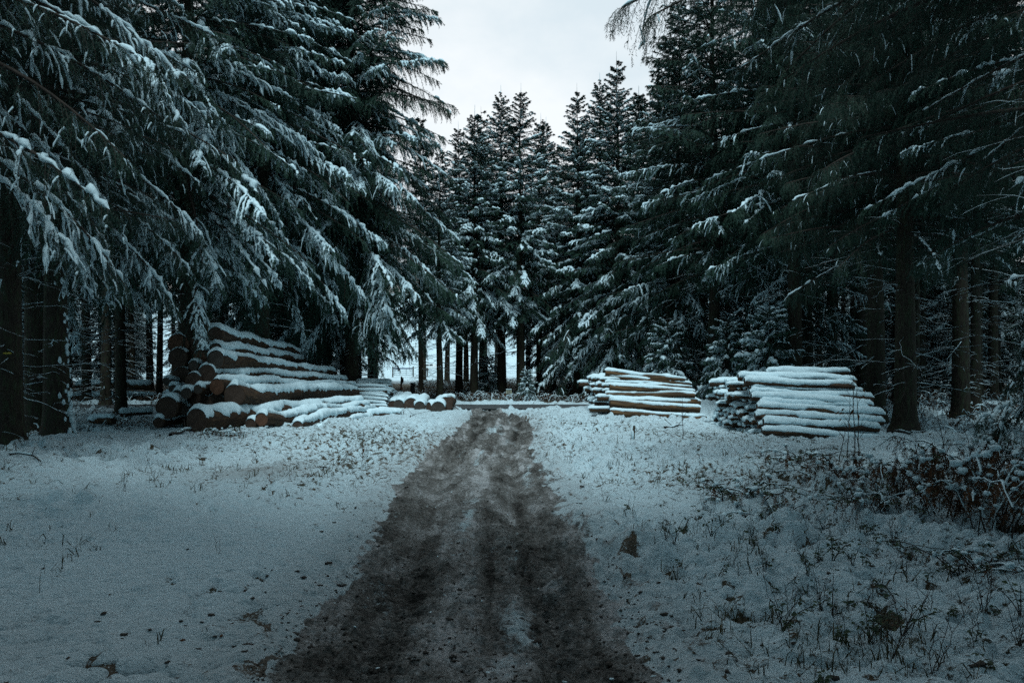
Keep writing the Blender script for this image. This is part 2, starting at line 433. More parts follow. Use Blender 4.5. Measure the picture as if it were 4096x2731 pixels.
# snow left along the crown of the track
slush = gauss(GX, GY, -0.57, 9.3, 0.13, 1.5) + gauss(GX, GY, 0.03, 5.85, 0.20, 0.7) + gauss(GX, GY, -0.50, 21.5, 0.35, 2.2) + 0.9 * gauss(GX, GY, 0.28, 13.5, 0.16, 1.6) + 0.8 * gauss(GX, GY, -0.75, 15.5, 0.12, 1.2)
slush = slush * sstep(0.30, 0.55, fbm(GX * 5.0, GY * 3.0, 4, 74) + 0.12) + 0.55 * sstep(0.60, 0.74, fbm(GX * 1.8, GY * 0.9, 4, 73))
dirt = np.clip(dirt * (1 - 0.62 * np.clip(slush, 0, 1)), 0, 1)
# mud thrown beside the wheels
dirt = np.maximum(dirt, np.where(lat > 0, 0.56, 0.44) * sstep(np.where(lat > 0, 2.1, 1.6), 1.05, np.abs(lat)) * sstep(0.42, 0.64, fbm(GX * 5.5, GY * 4.5, 4, 81)) * sstep(31, 29, GY))
frost = 0.50 + 0.16 * np.exp(-((lat - 0.08) / 0.22) ** 2) + 0.10 * sstep(0.8, 1.05, np.abs(lat)) - 0.12 * np.exp(-((np.abs(lat) - 0.52) / 0.2) ** 2) + 1.0 * (fbm(lat * 7.0 + 0.3 * wob, GY * 0.30, 3, 98) - 0.5) + 0.8 * (fbm(GX * 2.6, GY * 1.6, 4, 99) - 0.5)
thin = 0.9 * gauss(GX, GY, -4.6, 13.4, 1.1, 1.4) + 0.5 * sstep(1.9, 1.1, np.abs(lat)) * sstep(31, 29, GY) + 0.35 * gauss(GX, GY, -3.6, 5.0, 2.2, 1.2)
b1_, b2_, rough_ = tussock(GX, GY)
crease = (1 - sstep(0.02, 0.34, b1_)) * (0.12 + 0.88 * rough_) * sstep(0.36, 0.58, fbm(GX * 2.6, GY * 2.6, 3, 171)) * sstep(60, 30, GY)
crease = np.maximum(crease, 0.9 * (1 - sstep(0.02, 0.36, b2_)) * rough_ * sstep(0.42, 0.60, fbm(GX * 1.7, GY * 1.7, 3, 173)) * sstep(22, 12, GY))
g = 0.25 + 0.9 * (fbm(GX * 0.4, GY * 0.4, 3, 15) - 0.35)
g += 0.6 * gauss(GX, GY, -3.6, 16.5, 2.6, 4.0) + 0.5 * gauss(GX, GY, 4.5, 22, 5, 7) + 0.5 * gauss(GX, GY, 6, 12, 3.5, 3.0)
g -= 0.8 * gauss(GX, GY, -3.8, 6.5, 2.6, 3.2)
g = np.where(GY > 36, g + 1.7 * sstep(36, 40, GY) * sstep(75, 60, GY), g)
g = np.where(GY > 75, 0.55 + 0.5 * (fbm(GX * 0.2, GY * 0.06, 3, 19) - 0.5), g)
nr, nc = GX.shape
idx = np.arange(nr * nc).reshape(nr, nc)
q = np.stack([idx[:-1, :-1], idx[:-1, 1:], idx[1:, 1:], idx[1:, :-1]], -1).reshape(-1, 4)
lc = np.abs(lat.ravel()[q]).mean(1); yc = GY.ravel()[q].mean(1)
is_trk = (lc < 1.08) & (yc < ROAD0) & (yc > -12)
V = np.stack([GX, GY, GZ], -1).reshape(-1, 3)
for nm_, sel in (('ground', ~is_trk), ('dirt_track', is_trk)):
    f = q[sel]; used, inv = np.unique(f, return_inverse=True)
    mb = MB(); mb.add(V[used], inv.reshape(-1, 4), 0, True)
    o = mb.obj(nm_, [M['ground']], attrs={'crease': crease.ravel()[used], 'frost': frost.ravel()[used], 'dirt': dirt.ravel()[used], 'thin': thin.ravel()[used], 'grassy': g.ravel()[used]})
    tag(o, kind='structure')
tag(bpy.data.objects['ground'], 'uneven snow covered forest clearing with dead stalks showing through', 'ground')
tag(bpy.data.objects['dirt_track'], 'wet brown wheel track curving through the snow to the road', 'track')
mb = MB()
xs = np.linspace(-90, 90, 61)
for a, c in zip(xs[:-1], xs[1:]):
    mb.add([[a, ROAD0, 0.012], [c, ROAD0, 0.012], [c, ROAD1, 0.03], [a, ROAD1, 0.03]], [[0, 1, 2, 3]])
o = mb.obj('road', [M['asphalt']]); tag(o, 'strip of bare grey asphalt road crossing behind the clearing', 'road', kind='structure')

def gz(x, y): return float(height(np.array([x]), np.array([y]))[0])

# ------------------------------------------------------------------ logs
def log_mesh_data(Lg, r0, r1, seed, snow=0.07, ang=1.15, bark=None, cut=None, ns=26, sag=0.0, rough_edge=0.35, fine=1.0, over=0.0, endblob=0.0):
    """local X = axis; returns (body mesh, cut mesh, snow mesh)"""
    rng = np.random.default_rng(seed)
    n, m = ns, 22
    s = np.linspace(0, Lg, n)
    th = np.linspace(0, 2 * np.pi, m, endpoint=False)
    rad = r0 + (r1 - r0) * (s / Lg) ** 0.9
    rad = rad * (1 + 0.28 * np.exp(-s / 0.5) * (0.4 if r0 > 0.25 else 0.1))
    zc = sag * ((s / Lg) ** 2 - (s / Lg)) * 4 + (fbm(s * 0.7 + seed, s * 0, 2, seed) - 0.5) * 0.16 * min(1, Lg / 6)
    yc = (fbm(s * 0.7 + seed * 3.1, s * 0 + 7, 2, seed) - 0.5) * 0.18 * min(1, Lg / 6)
    S2, T2 = np.meshgrid(s, th, indexing='ij')
    k = 1 + 0.26 * (fbm(np.cos(T2) * 1.3 + seed, np.sin(T2) * 1.3 + S2 * 0.6, 3, seed) - 0.5) + 0.06 * (vn(T2 * 5, S2 * 2.5 + seed, seed) - 0.5)
    RR = rad[:, None] * k
    V = np.stack([S2, yc[:, None] + RR * np.cos(T2), zc[:, None] + RR * np.sin(T2)], -1)
    mb = MB()
    j = np.arange(n - 1)[:, None]; i = np.arange(m)[None]
    q = np.stack([j * m + i, (j + 1) * m + i, (j + 1) * m + (i + 1) % m, j * m + (i + 1) % m], -1).reshape(-1, 4)
    mb.add(V.reshape(-1, 3), q, 0, True)
    body = mb.mesh('log', [bark])
    cutm = []
    for e, sg in ((0, -1), (n - 1, 1)):
        mc = MB()
        ring = V[e].copy(); ring[:, 0] += sg * 0.004
        c = ring.mean(0); tilt = rng.normal(0, 0.05, 2)
        rim = c + (ring - c) * 0.93; rim[:, 0] += sg * 0.002
        mid = c + (ring - c) * 0.55
        mid[:, 0] += sg * 0.004 * rng.random(m)
        vv = np.concatenate([rim, mid, c[None], ring])
        i = np.arange(m); k2 = (i + 1) % m
        a = np.stack([i, k2, m + k2, m + i], 1); bq = np.stack([m + i, m + k2, np.full(m, 2 * m)], 1)
        rq = np.stack([2 * m + 1 + i, 2 * m + 1 + k2, k2, i], 1)
        if sg > 0: a = a[:, ::-1]; bq = bq[:, ::-1]; rq = rq[:, ::-1]
        mc.add(vv, rq[:, ::-1], 1)
        mc.add(vv, a[:, ::-1]); mc.add(vv, bq[:, ::-1])
        cutm.append(mc.mesh('cut_end', [cut, bark]))
    # snow lying on the upper side
    mS = None
    if snow > 0:
        nsn = max(8, int(Lg / 0.04 * fine)); nt_ = 17
        ss = np.linspace(-over, Lg, nsn)
        r_s = np.interp(ss, s, rad); y_s = np.interp(ss, s, yc); z_s = np.interp(ss, s, zc)
        def edge(sd):
            e = ang + rough_edge * 2.6 * (fbm(ss * 0.9 + sd, ss * 0 + sd, 3, seed + 5) - 0.5) + rough_edge * 1.6 * (fbm(ss * 6 + sd, ss * 0 + 2 * sd, 3, seed + 6) - 0.5)
            drip = sstep(0.70, 0.9, vn(ss * 7.5 + sd, ss * 0 + sd, seed + 8))
            bare = sstep(0.62, 0.76, fbm(ss * 0.9 + 2 * sd, ss * 0 + 3, 2, seed + 9))
            return np.clip(e + 0.30 * drip * rough_edge / 0.35 - 0.8 * bare, 0.15, 1.9)
        eL, eR = edge(1.7 + seed), edge(8.3 + seed)
        u = np.linspace(-1, 1, nt_)
        A = np.where(u[None] < 0, u[None] * eL[:, None], u[None] * eR[:, None])
        tk = snow * (1 - np.abs(u[None]) ** 2.6) * (0.40 + 1.15 * fbm(ss[:, None] * 1.3 + seed, A * 1.0, 3, seed + 2)) + 0.45 * snow * (fbm(ss[:, None] * 9, A * 6 + seed, 3, seed + 3) - 0.5)
        endf = np.minimum(sstep(-over - 0.01, 0.07 - over, ss), sstep(Lg + 0.01, Lg - 0.07, ss))
        tk = tk * (0.25 + 0.75 * endf)[:, None]
        tk[:, 0] = -0.012; tk[:, -1] = -0.012
        rr = r_s[:, None] * 1.01 + tk
        X = np.repeat(ss[:, None], nt_, 1)
        V = np.stack([X, y_s[:, None] + rr * np.sin(A), z_s[:, None] + rr * np.cos(A)], -1)
        j = np.arange(nsn - 1)[:, None]; i = np.arange(nt_ - 1)[None]
        q = np.stack([j * nt_ + i, j * nt_ + i + 1, (j + 1) * nt_ + i + 1, (j + 1) * nt_ + i], -1).reshape(-1, 4)
        ms = MB(); ms.add(V.reshape(-1, 3), q[:, ::-1], 0, True)
        # blunt ends of the snow cap
        for e, sg in ((0, -1), (nsn - 1, 1)):
            outer = V[e].copy(); outer[:, 0] += sg * 0.02
            inner = outer.copy(); a_ = A[e]; ri = r_s[e] * 0.97
            inner[:, 1] = y_s[e] + ri * np.sin(a_); inner[:, 2] = z_s[e] + ri * np.cos(a_)
            vv = np.concatenate([V[e], outer * 0.5 + inner * 0.5 + np.array([sg * 0.012, 0, 0]), inner])
            i = np.arange(nt_ - 1)
            for o_ in (0, nt_):
                ff = np.stack([o_ + i, o_ + i + 1, o_ + nt_ + i + 1, o_ + nt_ + i], 1)
                ms.add(vv, ff if sg < 0 else ff[:, ::-1], 0, True)
        if endblob:
            blob(ms, (-0.03, rng.normal(0, .15) * r0, r0 * 0.60), (0.055, r0 * rng.uniform(.6, .95), r0 * rng.uniform(.45, .75)), rng, 0, 9, 6, 0.5)
        mS = ms.mesh('snow_cap', [M['snow']])
    return body, cutm, mS

def put_log(p0, p1, r0, r1, label, group, seed, bark='log_bark', cut='cut', cat='log', **kw):
    p0 = np.asarray(p0, float); p1 = np.asarray(p1, float)
    d = p1 - p0; Lg = float(np.linalg.norm(d)); d = d / Lg
    up = np.array([0, 0, 1.0]); y = np.cross(up, d); y /= np.linalg.norm(y); z = np.cross(d, y)
    body, cutm, sn = log_mesh_data(Lg, r0, r1, seed, bark=M[bark], cut=M[cut], **kw)
    o = bpy.data.objects.new('log', body); col.objects.link(o)
    o.matrix_world = Matrix(((d[0], y[0], z[0], p0[0]), (d[1], y[1], z[1], p0[1]), (d[2], y[2], z[2], p0[2]), (0, 0, 0, 1)))
    tag(o, label, cat, group)
    for cm_ in cutm:
        c = bpy.data.objects.new('cut_end', cm_); col.objects.link(c); c.parent = o
    if sn:
        s = bpy.data.objects.new('snow_cap', sn); col.objects.link(s); s.parent = o
    return o

def place_log(proto, p0, d, label, group, roll=0.0):
    o = copy_tree(proto)
    d = np.asarray(d, float); d /= np.linalg.norm(d)
    up = np.array([0, 0, 1.0]); y = np.cross(up, d); y /= np.linalg.norm(y); z = np.cross(d, y)
    o.matrix_world = Matrix(((d[0], y[0], z[0], p0[0]), (d[1], y[1], z[1], p0[1]), (d[2], y[2], z[2], p0[2]), (0, 0, 0, 1)))
    o['label'] = label; o['group'] = group
    return o

# --- the big timber pile on the left: crop coordinates of the near cut face and of the far end
def c1(x, y, D): return at((500 + x * 0.46769) / 4, (1200 + y * 0.46769) / 4, D)
def rpx(r, D): return r * 0.46769 / 4 / F * D
LP = 'long timber in the big pile on the left'
LEFT = [  # cx, cy, r, D, far x, far y, far D, far r, cut, snow, label
    (618, 1030, 103, 20.0, 2020, 872, 28.4, 0.16, 'cut', .09, 'thickest long log at the front of the big pile, large round end forward'),
    (300, 1047, 45, 21.3, 900, 950, 27.0, 0.12, 'cut', .08, 'short looking log lying lowest at the outer corner, half behind the thickest log'),
    (1165, 1037, 58, 20.2, 2060, 912, 28.6, 0.15, 'cut_orange', .09, 'log with a small orange end just right of the thickest log, at ground level'),
    (1060, 1052, 48, 20.6, 1950, 925, 29.0, 0.13, 'cut', .06, 'thin dark log squeezed between the thickest log and the small orange end'),
    (1480, 1065, 48, 21.0, 2115, 935, 29.8, 0.15, 'cut', .10, 'snow buried log lying second nearest to the track beside the pile'),
    (1680, 1120, 46, 20.8, 2150, 985, 28.6, 0.16, 'cut', .09, 'outlying log nearest the track with its near end sunk in the snow'),
    (368, 918, 84, 21.4, 1200, 850, 31.5, 0.17, 'cut', .10, 'fat log with a bright snow rim low on the outer side of the pile'),
    (500, 905, 46, 21.8, 1300, 840, 31.5, 0.11, 'cut_grey', .03, 'small grey ended log wedged beside the fat log with the bright snow rim'),
    (640, 880, 76, 22.0, 1500, 850, 32.0, 0.16, 'cut', .02, 'shaded log tucked straight above the thickest log, dark end'),
    (782, 862, 76, 21.8, 1700, 850, 32.0, 0.17, 'cut', .02, 'shaded log under the orange hearted log, right of its dark twin'),
    (948, 822, 88, 21.4, 1960, 782, 31.5, 0.18, 'cut', .10, 'large log with deep snow lying above and right of the thickest log'),
    (795, 735, 68, 21.6, 1950, 742, 32.0, 0.15, 'cut_orange', .09, 'log with the orange hearted end in the middle of the pile face'),
    (695, 752, 31, 21.6, 1600, 760, 31.0, 0.08, 'cut_grey', .06, 'thin pole end touching the orange hearted log'),
    (633, 768, 38, 21.4, 1500, 780, 31.0, 0.09, 'cut_grey', .08, 'thin pole end with a pointed snow hood left of its thinner neighbour'),
    (525, 808, 45, 21.6, 1300, 800, 31.0, 0.10, 'cut_grey', .09, 'small log end under a crescent of snow in the lower half of the pile'),
    (440, 806, 43, 21.9, 1200, 800, 31.0, 0.10, 'cut_grey', .09, 'small log end with a lopsided snow crust, second of three in a slanting row'),
    (410, 752, 44, 22.1, 1150, 770, 31.0, 0.10, 'cut_grey', .09, 'small log end highest of the three in a slanting row'),
    (365, 705, 34, 22.3, 1100, 740, 31.0, 0.08, 'cut_grey', .08, 'thin pole end highest at the outer edge near the tree trunk'),
    (335, 832, 34, 22.0, 1000, 820, 30.0, 0.08, 'cut_grey', .08, 'thin pole end resting over the fat log with the bright snow rim'),
    (565, 682, 71, 22.0, 1550, 705, 32.0, 0.15, 'cut', .05, 'rough ended log with a ragged snow crust left of centre in the pile'),
    (710, 627, 76, 22.0, 1880, 690, 32.2, 0.15, 'cut', .08, 'log with a broad brown end and snow starting well back from it'),
    (598, 572, 46, 22.3, 1500, 640, 32.0, 0.10, 'cut_grey', .06, 'small log end perched above the broad brown end'),
    (775, 512, 72, 22.0, 1780, 630, 32.3, 0.15, 'cut_grey', .10, 'third log from the top of the big pile, grey end with snow knob'),
    (650, 482, 62, 22.6, 1600, 590, 32.3, 0.13, 'cut_orange', .05, 'dim reddish log end under the hanging branch tips'),
    (785, 418, 60, 22.6, 1530, 510, 31.0, 0.14, 'cut', .10, 'second log from the top of the big pile, end behind the branch tips'),
    (770, 295, 62, 22.9, 1480, 455, 31.5, 0.15, 'cut', .10, 'topmost log of the big pile sloping down behind the hanging branches'),
    (455, 500, 80, 23.0, 1400, 560, 32.0, 0.17, 'cut', .04, 'large dim log end at the shaded outer side, lower of a pair'),
    (455, 372, 88, 23.2, 1400, 470, 32.0, 0.17, 'cut_orange', .05, 'large reddish log end highest at the shaded outer side'),
    (600, 400, 70, 23.2, 1450, 500, 32.0, 0.15, 'cut', .05, 'log behind the branch tips between the two highest reddish ends'),
    (480, 640, 75, 23.0, 1400, 660, 32.0, 0.16, 'cut', .02, 'dark log end in the hollow of the pile, almost lost in shade'),
]
for k, (x, y, r, D, fx, fy, fD, fr, ct, sn, lb) in enumerate(LEFT):
    p0 = c1(x, y, D); p1 = c1(fx, fy, fD)
    put_log(p0, p1, rpx(r, D), fr, lb, LP, 100 + k, cut=ct, snow=sn * 1.25, ang=1.18 if sn > .05 else 0.9, ns=34)

# --- butt logs beside the road
def c4(x, y, D): return at((1500 + x / 4.704) / 4, (1400 + y / 4.704) / 4, D)
BUTT = 'short thick butts beside the road'
for k, (x, y, r, D, fx, fy, fD, lb) in enumerate([
    (330, 1040, 0.20, 31.0, 480, 890, 33.6, 'snow covered butt half hidden behind the small stack of poles'),
    (450, 1030, 0.22, 30.6, 620, 900, 33.4, 'long sloping butt with a dark lower end, next to the small stack'),
    (675, 1035, 0.27, 30.4, 745, 950, 32.4, 'butt with the broadest dark end, third from the small stack'),
    (845, 1050, 0.22, 30.2, 935, 930, 32.6, 'butt with a rounded back end standing alone in the middle of the row'),
    (1015, 1060, 0.19, 29.9, 1180, 1060, 30.2, 'small low butt lying crosswise in the row'),
    (1180, 1100, 0.27, 29.6, 1270, 985, 31.4, 'butt with a torn dark end sloping towards the track'),
    (1320, 1010, 0.27, 30.0, 1410, 950, 31.6, 'last butt of the row, highest, with broken stubs next to the asphalt')]):
    p0 = c4(x, y, D); p1 = c4(fx, fy, fD)
    o = put_log(p0, p1, r, r * 0.95, lb, BUTT, 300 + k, cut='cut_grey' if k % 2 else 'cut', snow=0.10, ang=1.35, ns=16, cat='log')
    if k >= 4:
        mb = MB(); rng = np.random.default_rng(k); Lb = float(np.linalg.norm(p1 - p0))
        for _ in range(4):
            a = rng.uniform(-0.6, 2.2); s0 = rng.uniform(0.2, 0.8) * Lb
            p = np.array([s0, math.cos(a) * r * -0.8, math.sin(a) * r * 0.5 - 0.1]); d = np.array([rng.normal(0, .4), -0.8, -0.5])
            P = p + np.linspace(0, 1, 4)[:, None] * d * rng.uniform(0.3, 0.7)
            tubes(mb, P, np.array([.03, .025, .02, .008]), 5)
        mb.obj('branch_stub', [M['twig']], o)

# --- stacks of short poles
def ordinal(i): return ['topmost', 'second', 'third', 'fourth', 'fifth', 'sixth', 'seventh', 'eighth', 'ninth', 'tenth', 'eleventh', 'twelfth', 'thirteenth'][i]
def c6(x, y, D): return at((2350 + x / 4.704) / 4, (1430 + y / 4.704) / 4, D)
def c3(x, y, D): return at((2300 + x / 1.68) / 4, (1350 + y / 1.68) / 4, D)
FR1 = 'front row of the log stack behind the road bend'
P1 = [(335, 290, 70, 28.3, 1830, 402, 27.9, 40), (430, 368, 42, 28.2, 1940, 495, 27.9, 32), (345, 470, 48, 28.0, 1945, 540, 27.9, 30), (415, 560, 80, 27.8, 2000, 640, 27.6, 45),
      (350, 690, 52, 27.7, 2015, 705, 27.5, 55), (430, 770, 46, 27.6, 2065, 785, 27.5, 36), (425, 850, 75, 27.4, 2110, 840, 27.6, 52), (425, 870, 72, 27.2, 2110, 970, 27.0, 70),
      (470, 950, 52, 27.2, 1750, 1010, 27.2, 40), (435, 1030, 72, 26.9, 2240, 1118, 26.7, 32)]
D1 = ['darkest snow line, bark showing ragged underneath', 'shorter at its near end', 'almost wholly under snow', 'striped tawny bark below the snow', 'long straight dark band below the snow', 'thin, wholly white', 'dark at its far end',
      'broad brown flank turning black', 'thin, wedged above the lowest', 'longest, running out along the ground']
for k, (x, y, r, D, fx, fy, fD, fr) in enumerate(P1):
    put_log(c6(x, y, D), c6(fx, fy, fD), r / 4.704 / 4 / F * D, fr / 4.704 / 4 / F * fD, f'{ordinal(k)} front log of the stack by the road, {D1[k]}', FR1, 400 + k, bark='peeled', cut='cut_orange' if k % 3 == 0 else 'cut', snow=0.055, ang=0.95, rough_edge=0.28)
FR2 = 'front row of the log stack beside the tallest trunk'
P2 = [(1290, 232, 26, 22.6, 1835, 225, 22.6, 26), (1100, 250, 34, 22.2, 1880, 285, 22.2, 30), (1142, 290, 36, 21.9, 1875, 315, 21.9, 26), (1185, 335, 26, 21.9, 1940, 365, 22.0, 24), (1180, 358, 26, 21.7, 1995, 405, 21.6, 26),
      (1188, 392, 34, 21.5, 1992, 448, 21.5, 28), (1245, 420, 28, 21.4, 1960, 470, 21.5, 26), (1226, 466, 34, 21.2, 2070, 505, 21.3, 30), (1212, 522, 34, 21.1, 2070, 560, 21.1, 30),
      (1270, 560, 40, 20.9, 2035, 612, 21.0, 32), (1230, 585, 30, 21.1, 2080, 660, 21.1, 28), (1262, 615, 34, 20.7, 2090, 690, 20.6, 30)]
D2 = ['short and set back', 'long, pale square end', 'dark gap under its near end', 'thin', 'straight and smooth', 'blunt dark end', 'recessed at its near end', 'bulging snow', 'small dark hollow below it', 'widest snow roll', 'half buried behind its neighbour', 'lowest, sinking into the ground']
for k, (x, y, r, D, fx, fy, fD, fr) in enumerate(P2):
    rr_ = r / 1.68 / 4 / F * D * 0.72
    put_log(c3(x, y + 6, D), c3(fx, fy + 6, fD), rr_, fr / 1.68 / 4 / F * fD * 0.72, f'{ordinal(k)} front log of the stack beside the tallest trunk, {D2[k]}', FR2, 440 + k, bark='log_bark', cut='cut_orange' if k % 3 == 1 else 'cut', snow=0.095, ang=1.45, rough_edge=0.22)

# prototypes of the poles inside the stacks: only their ends show
def pole_protos(Lg, seeds, rads, flip):
    out = []
    for sd, r in zip(seeds, rads):
        body, cutm, sn = log_mesh_data(Lg, r, r * 0.9, sd, snow=0.075, ang=1.15, bark=M['peeled' if sd % 2 else 'log_bark'], cut=M[['cut', 'cut_grey', 'cut_orange'][sd % 3]], ns=8, rough_edge=0.3, fine=0.45, over=0.03, endblob=1.0)
        o = bpy.data.objects.new('log', body); tag(o, 'x', 'log', 'y')
        c = bpy.data.objects.new('cut_end', cutm[0]); c.parent = o
        s = bpy.data.objects.new('snow_cap', sn); s.parent = o
        out.append((o, r, (c, s)))
    return out
def fill_stack(protos, lines, e_front, e_back, axis, zbase, ztop, slope, seed, label, group, jit=0.16, gap=0.205, back_top=None, flip=False):
    """poles packed behind the front row; the row of ends runs from e_front to e_back (xy)"""
    rng = np.random.default_rng(seed)
    ef = np.asarray(e_front, float); eb = np.asarray(e_back, float); dv = eb - ef; Ld = np.linalg.norm(dv); dv /= Ld
    nrow = int((ztop - zbase) / (gap * 0.88))
    for i in range(nrow):
        z = zbase + gap * 0.5 + i * gap * 0.88
        f0 = slope * (z - zbase) + gap * 0.9; f1 = Ld - 0.45 * (z - zbase)
        w = f0 + (0.5 * gap if i % 2 else 0)
        while w < f1:
            zt = ztop + ((back_top if back_top is not None else ztop) - ztop) * (w / Ld)
            if z < zt:
                o, r, ch = protos[rng.integers(len(protos))]
                p = ef + dv * (w + rng.normal(0, 0.02))
                off = rng.normal(0, jit)
                p = p + np.asarray(axis[:2]) * off
                c = o.copy(); col.objects.link(c)
                for cc in ch:
                    d2 = cc.copy(); col.objects.link(d2); d2.parent = c
                ax = np.array([axis[0], axis[1], axis[2] + rng.normal(0, 0.012)]); ax /= np.linalg.norm(ax)
                y = np.cross((0, 0, 1.0), ax); y /= np.linalg.norm(y); zz = np.cross(ax, y)
                P = (p[0], p[1], z + rng.normal(0, 0.015))
                c.matrix_world = Matrix(((ax[0], y[0], zz[0], P[0]), (ax[1], y[1], zz[1], P[1]), (ax[2], y[2], zz[2], P[2]), (0, 0, 0, 1)))
                c['label'] = label; c['group'] = group
            w += gap * rng.uniform(0.92, 1.1)
pp2 = pole_protos(3.2, (11, 12, 13, 14, 15, 16), (0.085, 0.10, 0.075, 0.095, 0.08, 0.07), False)
fill_stack(pp2, None, (7.25, 21.3), (6.85, 25.4), (0.99, 0.10, 0.0), -0.22, 1.62, 0.62, 5, 'snow capped pole end in the end face of the stack beside the tallest trunk', 'pole ends of the larger right-hand stack', back_top=1.3, jit=0.26)
pp1 = pole_protos(3.0, (21, 22, 23, 24, 25), (0.10, 0.12, 0.085, 0.11, 0.09), False)
fill_stack(pp1, None, (3.42, 27.2), (3.22, 31.0), (0.995, 0.03, -0.02), 0.12, 1.62, 0.55, 6, 'brown pole end in the end face of the stack by the road', 'pole ends of the stack by the road', jit=0.2, gap=0.245, back_top=1.35)
# one pole sticking out at the back corner of the larger stack
put_log(at(710, 383, 24.6), at(775, 381, 24.2), 0.10, 0.10, 'pole sticking out sideways at the top back corner of the stack beside the tallest trunk', FR2, 471, snow=0.09, ang=1.4, cut='cut')
put_log(at(592, 380.5, 29.8), at(612, 380, 29.6), 0.10, 0.09, 'pole sticking out sideways at the top back corner of the stack by the road', FR1, 472, snow=0.08, ang=1.2, cut='cut_orange')
# the small stack of thin poles beyond the big timber pile (ends face right)
FR3 = 'front row of the small stack of thin poles'
for k, (x, y, r, D, fx, fy, fD) in enumerate([(300, 570, 34, 33.0, -330, 565, 33.0), (300, 615, 30, 32.8, -320, 605, 32.8), (310, 670, 30, 32.5, -320, 640, 32.6), (335, 730, 36, 32.2, -320, 680, 32.3), (310, 770, 40, 32.1, -300, 740, 32.2),
        (240, 865, 34, 31.4, -230, 830, 31.6), (225, 930, 36, 31.2, -230, 890, 31.4), (205, 990, 34, 31.0, -220, 950, 31.2), (220, 1050, 36, 30.8, -200, 1040, 31.0)]):
    put_log(c4(x, y + 8, D), c4(fx, fy + 8, fD), r / 18.8 / F * D * 0.8, r / 18.8 / F * D * 0.8, f'{ordinal(k)} pole from the top in the small stack behind the big timber pile', FR3, 500 + k, snow=0.06, ang=1.5, rough_edge=0.15, cut='cut', ns=10)
pp3 = pole_protos(1.6, (31, 32, 33), (0.07, 0.08, 0.06), True)
fill_stack(pp3, None, (-5.55, 31.1), (-5.35, 34.0), (-0.99, 0.02, 0.0), 0.05, 1.05, 0.8, 7, 'tiny snowy pole end in the end face of the small stack', 'pole ends of the small stack', jit=0.12, gap=0.17, back_top=1.0)
put_log(c4(430, 1180, 27.8), c4(-150, 1210, 27.0), 0.13, 0.14, 'snow covered log lying alone in front of the small stack of poles', BUTT, 520, snow=0.08, ang=1.4)
put_log(c4(490, 1160, 28.6), c4(60, 1140, 28.6), 0.10, 0.11, 'thin log with a sawn stub lying behind the lone snow covered log', BUTT, 521, snow=0.07, ang=1.3)
# far timber seen between the trunks on the left
for k, (px0, px1, py, lb) in enumerate([(78, 152, 385.5, 'upper of two orange barked logs far off between the trunks'), (76, 156, 396.5, 'lower of two orange barked logs far off between the trunks')]):
    put_log(at(px0, py, 44), at(px1, py, 44), 0.24, 0.22, lb, 'far timber between the trunks', 530 + k, snow=0.12, ang=1.2, bark='peeled', ns=14)
# fallen stems on the forest floor on the left
put_log(at(120, 413, 25.5), at(152, 411, 26), 0.12, 0.10, 'snow covered fallen stem on the forest floor behind the mossy trunk', 'fallen stems', 541, snow=0.08, ang=1.5)
put_log(at(92, 419, 23.5), at(114, 420, 23.2), 0.13, 0.12, 'short fallen stem under snow just behind the mossy trunk', 'fallen stems', 542, snow=0.08, ang=1.5)
put_log(at(146, 441, 18.2), at(156, 438.5, 18.6), 0.07, 0.08, 'small snowy stub of wood on the shaded path before the timber pile', 'fallen stems', 543, snow=0.06, ang=1.5)

# ------------------------------------------------------------------ spruces
def needles(mb, P, K, ln, wd, rng, ang=0.85, flat=0.45, t0=0.0, mat=0, taper=0.4):
    """P (n,m,3) twig lines; K needles per line"""
    n, m, _ = P.shape
    if n == 0: return
    t = t0 + (1 - t0) * (np.arange(K)[None] + rng.random((n, K))) / K
    x = t * (m - 1); i = np.minimum(x.astype(int), m - 2); fr = (x - i)[..., None]
    rows = np.arange(n)[:, None]
    a = P[rows, i]; bq = P[rows, i + 1]
    base = a + (bq - a) * fr; T = norm(bq - a)
    ref = np.zeros_like(T); ref[..., 2] = 1.0
    ref += 0.25 * rng.normal(size=T.shape)
    A = norm(np.cross(T, ref)); B = np.cross(A, T)
    side = np.where((np.arange(K) % 2)[None] == 0, 1.0, -1.0)
    phi = rng.normal(0, flat, (n, K))
    S = side[..., None] * np.cos(phi)[..., None] * A + np.sin(phi)[..., None] * B
    al = (ang + rng.normal(0, 0.18, (n, K)))[..., None]
    D = T * np.cos(al) + S * np.sin(al)
    l = (ln * (0.7 + 0.6 * rng.random((n, K))) * (1 - taper * t))[..., None]
    tip = base + D * l
    tip[..., 2] -= 0.15 * l[..., 0]
    w = wd * 0.5 * T
    v = np.stack([base - w, base + w, tip], 2).reshape(-1, 3)
    f = np.arange(len(v)).reshape(-1, 3)
    mb.add(v, f, mat)

